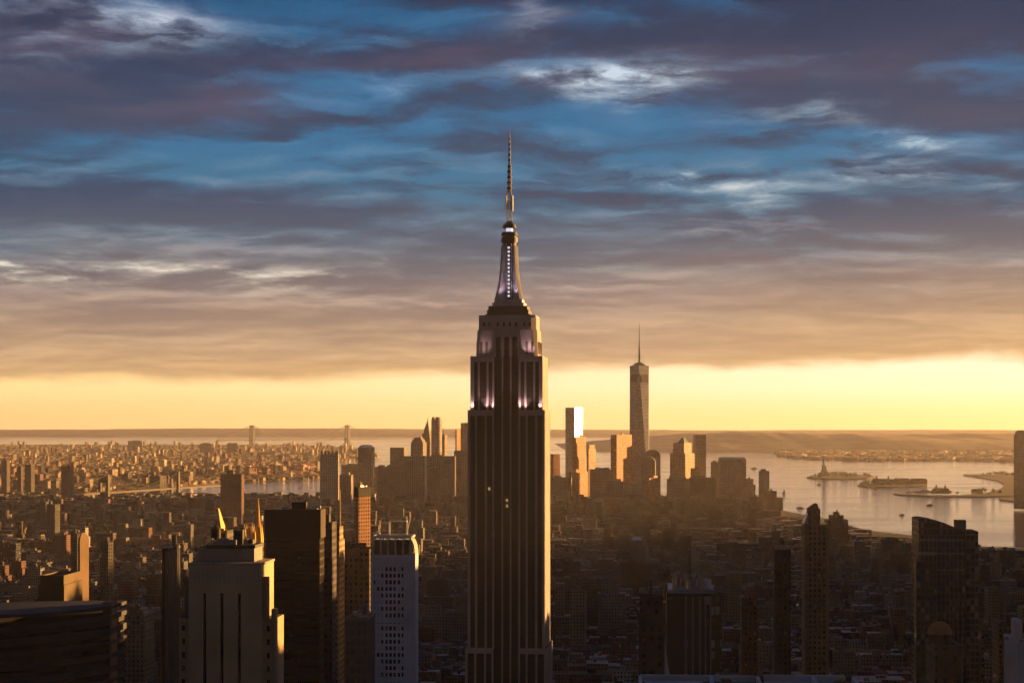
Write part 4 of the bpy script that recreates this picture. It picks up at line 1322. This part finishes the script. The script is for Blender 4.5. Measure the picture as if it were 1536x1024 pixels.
cl = ['leftmost red gantry crane, right of the red-brown slab', 'red port crane next to the leftmost crane', 'tilted-looking red port crane in the middle of the row', 'red port crane before the long pale shed',
      'red port crane behind the pale shed on the quay', 'rightmost red port crane, left of the notched windowless tower']
for i, (px, py) in enumerate(((380, 716), (392, 714), (404, 717), (438, 714), (450, 713), (462, 715))):
    crane(px, py, 1.0, R(60 + 17 * i))['label'] = cl[i]
SHED = ['long pale shed on the quay between the red cranes', 'short orange-lit shed left of the red port cranes', 'white-roofed shed on the port spit', 'low golden shed at the right end of the port', 'long golden sheds inland behind the port cranes',
        'wide pale warehouse inland above the port', 'orange warehouse at the quay corner behind the red-brown slab']
for i, (px, py, ww, dd, hh, tn) in enumerate(((422, 713, 130, 50, 22, (.6, .5, .38)), (370, 715, 70, 40, 18, (.5, .28, .14)), (446, 708, 70, 40, 18, (.6, .52, .4)), (466, 716, 40, 40, 22, (.6, .42, .2)),
                                              (402, 684, 240, 50, 30, (.6, .42, .22)), (430, 687, 160, 50, 26, (.6, .46, .28)), (384, 711, 110, 40, 16, (.55, .2, .09)))):
    x, y = G(px, py)
    m = MB()
    m.cur = tn
    m.box(0, 0, 0, hh * .75, ww, dd)
    m.prism([(-ww / 2 - 2, -dd / 2 - 2), (ww / 2 + 2, -dd / 2 - 2), (ww / 2 + 2, dd / 2 + 2), (-ww / 2 - 2, dd / 2 + 2)], [(-ww / 2, -1), (ww / 2, -1), (ww / 2, 1), (-ww / 2, 1)], hh * .75, hh)
    o = m.build('port_shed', M['blank'], None, (x, y, 2), R(-50))
    tag(o, SHED[i], 'shed', 'sheds at the port')


def statue():
    x, y = G(1236, 714)
    r = thing('statue', 'robed statue raising a torch on a stone pedestal on the small harbour island', 'statue', (x, y, 4), R(25))
    part(r, 'star_base', 'stone', lambda m: m.prism([((28 if i % 2 else 20) * math.cos(i * math.pi / 11), (28 if i % 2 else 20) * math.sin(i * math.pi / 11)) for i in range(22)],
                                                    [((27 if i % 2 else 19) * math.cos(i * math.pi / 11), (27 if i % 2 else 19) * math.sin(i * math.pi / 11)) for i in range(22)], 0, 12, 0, 0))
    part(r, 'pedestal', 'stone', lambda m: (m.frus(0, 0, 12, 24, 24, 24, 19, 19), m.frus(0, 0, 24, 42, 16, 16, 13, 13), m.box(0, 0, 42, 46, 16, 16)))
    # robed body, one continuous lathe with a raised arm
    m = MB()
    prof = [(46, 5.6), (52, 5.4), (60, 5.0), (66, 4.6), (72, 4.8), (76, 4.4), (78.5, 2.2), (80, 1.7), (81.5, 2.3), (84, 2.6), (86.5, 2.0), (87.5, .6)]
    for (z0, r0), (z1, r1) in zip(prof, prof[1:]):
        m.cyl(0, 0, z0, z1, r0, r1, 12)
    arm = [((-3.6, 0, 75.5), 1.9), ((-5.2, -.6, 80), 1.6), ((-6.0, -1.0, 88), 1.2)]
    for (a, ra), (b, rb) in zip(arm, arm[1:]):
        m.beam(a, b, ra * 1.7)
    m.beam((3.6, -1, 75), (4.6, -3.2, 67), 3.0)
    m.build('figure', M['copper'], r)
    part(r, 'torch', 'gold', lambda q: (q.cyl(-6.0, -1.0, 88, 90.5, .8, 1.8, 8), q.cyl(-6.0, -1.0, 90.5, 94, 1.5, .2, 8)))
    part(r, 'crown', 'copper', lambda q: [q.beam((0, 0, 85.5), (5 * math.sin(a), -1, 87 + 3.4 * math.cos(a)), .5) for a in (-1.2, -.8, -.4, 0, .4, .8, 1.2)])
    part(r, 'tablet', 'copper', lambda q: q.box(5.2, -3.6, 66, 74, 1.2, 4.5, .3))


statue()


def clump(label, px, py, wpx, hgt, seed):
    """winter trees on an island: trunks with a ragged crown of small leaf clumps"""
    rg = random.Random(seed)
    x, y = G(px, py)
    d = y
    r = thing('tree_clump', label, 'trees', (x, y, 4), 0, 'tree clumps on the harbour islands')
    hw = wpx * d / F / 2
    t, m = MB(), MB()
    for i in range(max(3, int(hw / 4))):
        cx, cy = rg.uniform(-hw, hw), rg.uniform(-25, 25)
        h = hgt * rg.uniform(.6, 1.05) * (1 - .5 * (abs(cx) / hw) ** 2)
        t.cyl(cx, cy, 0, h * .7, .9, .4, 5)
        for k in range(90):
            a, b, c = rg.gauss(0, 1), rg.gauss(0, 1), rg.gauss(0, .8)
            q = Vector((cx + a * h * .22, cy + b * h * .22, h * .62 + c * h * .2))
            s = rg.uniform(.9, 2.2)
            u = Vector((rg.uniform(-1, 1), rg.uniform(-1, 1), rg.uniform(-1, 1))).normalized() * s
            v = Vector((rg.uniform(-1, 1), rg.uniform(-1, 1), rg.uniform(-1, 1))).normalized() * s
            m.face([q - u, q + v, q + u, q - v])
    t.build('trunk', M['wood'], r)['kind'] = 'stuff'
    m.build('crown', M['leaf'], r)


M['leaf'] = plain('brown_leaves', (.05, .036, .02), .9, 0, .4, .08)
for i, (px, py, wp, hg, lb) in enumerate(((1256, 716, 40, 34, 'brown trees right of the robed statue on the small island'), (1288, 716.5, 40, 24, 'low trees at the right end of the statue island'), (1224, 717, 18, 16, 'small shrubby trees at the left tip of the statue island'),
                                          (1308, 729, 36, 26, 'brown trees on the left half of the second island'), (1400, 742.5, 80, 16, 'thin trees along the shore spit'), (1480, 741, 50, 20, 'trees at the right bend of the shore spit'), (1500, 714, 50, 22, 'trees on the far arm of the shore spit'))):
    clump(lb, px, py, wp, hg, 40 + i)
ISL = ['brick hall with corner turrets on the second island', 'long orange-lit hospital block on the second island', 'low red-brick block at the right end of the second island', 'gabled terminal with a tower on the shore spit', 'small boathouse on the shore spit']
for i, (px, py, ww, hh, tn) in enumerate(((1324, 727.5, 90, 22, (.25, .13, .09)), (1352, 727.5, 70, 24, (.45, .22, .12)), (1378, 727, 70, 22, (.42, .2, .11)), (1411, 742, 60, 20, (.22, .13, .09)), (1466, 741.5, 40, 14, (.3, .2, .13)))):
    x, y = G(px, py)
    r = thing('island_building', ISL[i], 'building', (x, y, 4), R(-18), 'buildings on the islands')
    part(r, 'walls', 'far', lambda m: m.box(0, 0, 0, hh * .6, ww, 24), tn)
    part(r, 'roof', 'copper' if i == 0 else 'roof', lambda m: m.frus(0, 0, hh * .6, hh, ww + 3, 27, ww * .8, 2), (.8, .6, .5))
    if i in (0, 3):
        [part(r, 'turret', 'far', lambda m: (m.box(s * ww * .25, 0, hh * .6, hh * 1.25, 7, 7), m.frus(s * ww * .25, 0, hh * 1.25, hh * 1.6, 7, 7, .5, .5)), tn) for s in (-1, 1)]


def boat(label, px, py, L, mat, sail=False, rz=0.0):
    L *= .78
    x, y = G(px, py)
    r = thing('boat', label, 'boat', (x, y, 0), rz, 'boats on the harbour')
    b = L * .26
    lo = [(-L / 2, -b * .4), (L * .3, -b * .4), (L * .5, 0), (L * .3, b * .4), (-L / 2, b * .4)]
    hi = [(-L / 2, -b / 2), (L * .32, -b / 2), (L * .56, 0), (L * .32, b / 2), (-L / 2, b / 2)]
    part(r, 'hull', mat, lambda m: m.prism(lo, hi, -.6, L * .09, 0, 0))
    part(r, 'cabin', 'white' if mat != 'darkmetal' else 'blank', lambda m: (m.box(-L * .05, 0, L * .09, L * .2, L * .6, b * .75), m.box(L * .08, 0, L * .2, L * .27, L * .22, b * .5)), (.2, .15, .12))
    part(r, 'mast', 'steel', lambda m: m.box(-L * .1, 0, L * .2, L * .42, L * .02, L * .02))
    if sail:
        part(r, 'sail', 'white', lambda m: m.prism([(-L * .3, -.2), (L * .3, -.2), (L * .3, .2), (-L * .3, .2)], [(0, -.1), (.3, -.1), (.3, .1), (0, .1)], L * .2, L * 1.1, 0, 0))


for bt in (('dark ferry in mid-harbour left of the right-edge tower', 1395, 758, 28, 'darkmetal', False, .2), ('small dark boat below the shore spit, left of the dark ferry', 1353, 772.5, 20, 'darkmetal', False, .4),
           ('white sailing boat right of the lone waterfront tower', 1176, 740, 20, 'white', True, .3), ('red-hulled boat close to the downtown shore', 1200, 762, 28, 'red', False, -.2),
           ('white boat between the statue island and the downtown shore', 1229, 727, 26, 'white', False, .1), ('small boat just below the second island', 1314, 734, 30, 'red', False, .5),
           ('far dark ship right of the massive downtown block', 1131, 703, 44, 'darkmetal', False, .1)):
    boat(*bt)

# ------------------------------------------------------------------ the ordinary city between, plus unseen tall lots that shade it
def inside(poly, x, y):
    c = False
    n = len(poly)
    for i in range(n):
        x0, y0 = poly[i]
        x1, y1 = poly[(i + 1) % n]
        if (y0 > y) != (y1 > y) and x < (x1 - x0) * (y - y0) / (y1 - y0) + x0:
            c = not c
    return c


KINDS_ = [('dark brown brick', (.085, .055, .043), 'masonry'), ('tan brick', (.22, .165, .115), 'masonry'), ('grey stone', (.17, .155, .145), 'masonry'), ('red brick', (.16, .065, .045), 'masonry'),
          ('black glass', (.03, .03, .032), 'curtain'), ('pale stone', (.34, .31, .28), 'masonry'), ('brown brick', (.12, .08, .06), 'masonry'), ('grey glass', (.09, .095, .10), 'curtain2')]
ROOFT = [(.5, .5, .5), (.8, .78, .76), (1.6, 1.6, 1.65), (2.4, 2.5, 2.6), (.35, .33, .33)]
rg = random.Random(3)
lots = []                                             # x, y, w, d, h, kind, roof tint, seed
CG, SG = math.cos(-GRID), math.sin(-GRID)
cell = {}
for fx, fy, fr in FOOT:
    if fy < 9000:
        for i in range(int((fx - fr - 40) // 100), int((fx + fr + 40) // 100) + 1):
            for j in range(int((fy - fr - 40) // 100), int((fy + fr + 40) // 100) + 1):
                cell.setdefault((i, j), []).append((fx, fy, fr))


def ceiling(px, d, r):
    """how high (row) an ordinary roof may reach at that bearing and distance"""
    if px < 560:
        lim = 752 + 8 * math.sin(px * .05)
        if 255 < px < 500:
            lim = 762
    elif px < 1165:
        lim = 742
    elif px < 1300:
        lim = 772 + (px - 1165) * .17
    else:
        lim = 800 + (px - 1300) * .11
    if d < 3300:
        lim = max(lim, 792)
    if d > 4400 and px < 560:
        lim = 738
    if d < 2300:
        lim = max(lim, 812)
    if d < 1500:
        lim = max(lim, 846)
    return lim


yb = 560.0
while yb < 6600:
    xb = -2200.0
    off = rg.uniform(0, 200)
    while xb < 3400:
        bl = rg.choice((210, 240, 250))
        for row in (0, 1):
            xx = xb
            while xx < xb + bl - 12:
                if yb < 1700:
                    w = rg.uniform(16, 40)
                elif rg.random() < .75:
                    w = rg.uniform(12, 26)
                else:
                    w = rg.uniform(26, 55)
                w = min(w, xb + bl - xx)
                lx, ly = xx + w / 2 + off, yb + row * 31
                dep = rg.uniform(22, 29)
                xx += w + rg.choice((0.4, 0.4, 0.4, 3))
                x, y = lx * CG - ly * SG, lx * SG + ly * CG
                if y < 520:
                    continue
                px = 768 + x / y * F
                vis = -70 < px < 1606
                if not vis and not (1600 <= px and x < .26 * y + 900 and y < 4200):
                    continue
                if not inside(MAN, x, y):
                    continue
                u = rg.random()
                if y < 1500:
                    h = 34 + 25 * u ** 1.6
                    if u > .95:
                        h = rg.uniform(85, 135)
                elif y < 2500:
                    h = 12 + 17 * u ** 1.5
                    if rg.random() < .045:
                        h = rg.uniform(40, 85)
                elif y < 4700:
                    h = 13 + 20 * u ** 1.6
                    if rg.random() < .05:
                        h = rg.uniform(38, 66)
                else:
                    h = 16 + 22 * u
                    if 540 < px < 1130:
                        h = 22 + 75 * u ** 1.5
                    elif rg.random() < .08:
                        h = rg.uniform(40, 62)
                if not vis:  # unseen lots right of the frame, raised to cast shade on the towers
                    h = rg.uniform(222, 240) if 640 < y < 885 else rg.uniform(180, 206) if 700 < y < 1080 else rg.uniform(180, 222) if 700 < y < 1440 else rg.uniform(90, 162) if y < 2000 else rg.choice((40, 60, 125, 175)) * rg.uniform(.85, 1.1)
                zmax = 400 if not vis else Z(ceiling(px, y, u) + rg.uniform(0, 14), y)
                h = min(h, zmax)
                if h < 7:
                    continue
                if y < 1950 and vis and 629 + (EYE - h) * F / y > 1034:
                    continue
                s = max(w, dep) * .62
                if any((x - a) ** 2 + (y - b) ** 2 < (q + s) ** 2 for a, b, q in cell.get((int(x // 100), int(y // 100)), ())):
                    continue
                kd = rg.choices(range(8), (5, 3, 3, 3, 1.3 if h > 45 else .2, 1.4, 4, 1.5 if h > 45 else .2))[0]
                lots.append((x, y, w, dep, h, kd, rg.choices(range(5), (4, 3, 3, 2, 3))[0], rg.random(), px, vis))
        xb += bl + 24
    yb += 80


def lot_shape(mb, x, y, rz, w, d, h, kd, rf, s, detail=True):
    r = random.Random(s)
    base = KINDS_[kd][1]
    k = .8 + .45 * r.random()
    tint = tuple(c * k for c in base)
    wall = {'masonry': 0, 'curtain': 2, 'curtain2': 3}[KINDS_[kd][2]]
    c, n = math.cos(rz), math.sin(rz)
    mb.u0 = r.uniform(0, 40)

    def bx(ox, oy, z0, z1, a, b, m, top=1):
        X_, Y_ = x + ox * c - oy * n, y + ox * n + oy * c
        mb.cur = tint
        q = [(X_ + i * c - j * n, Y_ + i * n + j * c) for i, j in ((-a / 2, -b / 2), (a / 2, -b / 2), (a / 2, b / 2), (-a / 2, b / 2))]
        mb.prism(q, q, z0, z1, m, None)
        mb.cur = ROOFT[rf]
        mb.face([(p[0], p[1], z1) for p in q], top)
    if h > 45 and r.random() < .6:
        h1 = h * r.uniform(.55, .85)
        bx(0, 0, 0, h1, w, d, wall)
        bx(r.uniform(-.1, .1) * w, 0, h1, h, w * r.uniform(.5, .8), d * r.uniform(.6, .85), wall)
        tw, td = w * .3, d * .3
    else:
        bx(0, 0, 0, h, w, d, wall)
        tw, td = w * .5, d * .5
    if detail:
        bx(r.uniform(-.25, .25) * tw * 1.6, r.uniform(-.25, .25) * td, h, h + r.uniform(2.5, 5), tw * r.uniform(.25, .6), td * r.uniform(.3, .7), 0)
        if r.random() < .3 and h < 90:
            mb.cur = (.09, .06, .04)
            ox, oy = r.uniform(-.2, .2) * w, r.uniform(-.2, .2) * d
            mb.cyl(x + ox, y + oy, h + 2, h + 6, 1.9, 1.9, 8, 4)
            mb.cyl(x + ox, y + oy, h + 6, h + 7.6, 2.0, .1, 8, 4)
    return tw, td


MATS_ = [M['masonry'], M['roof'], M['curtain'], M['curtain2'], M['blank']]
score = []
for i, L in enumerate(lots):
    x, y, w, d, h, kd, rf, s, px, vis = L
    if not vis or not -20 < px < 1556:
        continue
    top = 629 + (EYE - h) * F / y
    if top > 1022:
        continue
    score.append((w * F / y * min(h * F / y, 46 if y < 2000 else 30, 1024 - top), i))
score.sort(reverse=True)
solo = [i for _, i in score[:290]]
solo_set = set(solo)
rest = MB()
for i, L in enumerate(lots):
    if i not in solo_set:
        x, y, w, d, h, kd, rf, s, px, vis = L
        lot_shape(rest, x, y, -GRID, w, d, h, kd, rf, s, y < 3600)
kind(rest.build('city_and_shade_blocks', MATS_, None, (0, 0, 2)), 'stuff')

MARKS = [(765, 'the art deco skyscraper'), (336, 'the tan stone tower'), (595, 'the blue-white tower'), (440, 'the bronze slab'), (1040, 'the black striped tower'), (1222, 'the pointed stone tower'), (1417, 'the slanted glass tower'),
         (66, 'the layered curved building'), (1173, 'the slim black-brown slab'), (1300, 'the shore bend'), (900, 'the white-roofed warehouse'), (190, 'the river bridge'), (680, 'the downtown skyline')]
ORD = ['nearest', 'second nearest', 'third nearest', 'fourth nearest', 'fifth nearest', 'sixth nearest', 'seventh nearest', 'eighth nearest', 'ninth nearest', 'tenth nearest', 'eleventh nearest', 'twelfth nearest', 'thirteenth nearest', 'fourteenth nearest']
by = {}
for i in solo:
    x, y, w, d, h, kd, rf, s, px, vis = lots[i]
    mk = min(MARKS, key=lambda m: abs(m[0] - px))
    side = 'left of' if px < mk[0] - 14 else 'right of' if px > mk[0] + 14 else 'near'
    form = 'tall slim' if h > 2.6 * w else 'broad low' if h < 1.3 * w else 'mid-height'
    tank = int(s * 1000) % 3 == 0
    key = (form, KINDS_[kd][0], ('water tank, ' if tank else 'flat roof, ') + side + ' ' + mk[1])
    by.setdefault(key, []).append(i)
label_of = {}
for key, ids in by.items():
    ids.sort(key=lambda i: lots[i][1])
    for k, i in enumerate(ids):
        core = '%s %s block, %s' % key
        label_of[i] = core if len(ids) == 1 else '%s %s' % (ORD[min(k, 13)], core)
for i in solo:
    x, y, w, d, h, kd, rf, s, px, vis = lots[i]
    mb = MB()
    tw, td = lot_shape(mb, 0, 0, 0, w, d, h, kd, rf, s, False)
    r = thing('city_building', label_of[i], 'building', (x, y, 2), -GRID, 'ordinary city buildings in the shaded streets')
    mb.build('walls', MATS_, r)
    r2 = random.Random(s + 1)
    tint = tuple(c * .9 for c in KINDS_[kd][1])
    part(r, 'roof_bulkhead', 'blank', lambda m: (m.box(-tw * .2, 0, h, h + r2.uniform(3, 6), tw * .45, td * .5), m.box(tw * .3, td * .2, h, h + 2.2, tw * .3, td * .3)), tint)
    part(r, 'parapet', 'blank', lambda m: m.box(0, -(td - .4 if tw > w * .4 else td * .9), h + .004, h + 1.1, tw * 1.9, .5), tint)
    if int(s * 1000) % 3 == 0:
        water_tank(r, tw * .25, -td * .25, h, .9)

# boroughs across the river: nobody could count these roofs
rb = random.Random(8)
bor = MB()
n = 0
FT = [(.16, .10, .07), (.28, .18, .11), (.11, .07, .055), (.38, .27, .17), (.2, .08, .05), (.66, .54, .38), (.12, .09, .08), (.34, .20, .10), (.62, .46, .28)]
while n < 23000:
    px, py = rb.uniform(-70, 600), 668.5 + 78 * rb.random() ** 1.15
    x, y = G(px, py)
    if not inside(BRK, x, y):
        continue
    n += 1
    k = y / 10000
    w, d = rb.uniform(12, 38) * (.6 + .45 * k), rb.uniform(10, 26) * (.6 + .45 * k)
    h = rb.uniform(6, 14)
    if rb.random() < .02:
        h, w, d = rb.uniform(22, 52), rb.uniform(14, 28), rb.uniform(14, 24)
    bor.cur = rb.choice(FT)
    bor.u0 = rb.uniform(0, 99)
    bor.box(x, y, 0, h, w, d, -R(rb.choice((18, 28, 38, -50)) + rb.uniform(-6, 6)), 0, 1)
kind(bor.build('far_borough_houses', [M['far'], M['roof']], None, (0, 0, 2)), 'stuff')
# sheds, tanks and houses on the hazy far shore to the right
nj = MB()
n = 0
while n < 1600:
    px, py = rb.uniform(1170, 1560), rb.uniform(677, 694)
    x, y = G(px, py)
    if not inside(NJ, x, y):
        continue
    n += 1
    nj.cur = rb.choice(FT + [(.7, .68, .62)])
    if rb.random() < .25:
        nj.cyl(x, y, 0, rb.uniform(10, 16), rb.uniform(15, 34), n=12)
    else:
        nj.box(x, y, 0, rb.uniform(6, 18), rb.uniform(25, 110), rb.uniform(20, 50), -R(rb.uniform(20, 60)))
kind(nj.build('far_shore_sheds', [M['blank'], M['roof']], None, (0, 0, 2)), 'stuff')
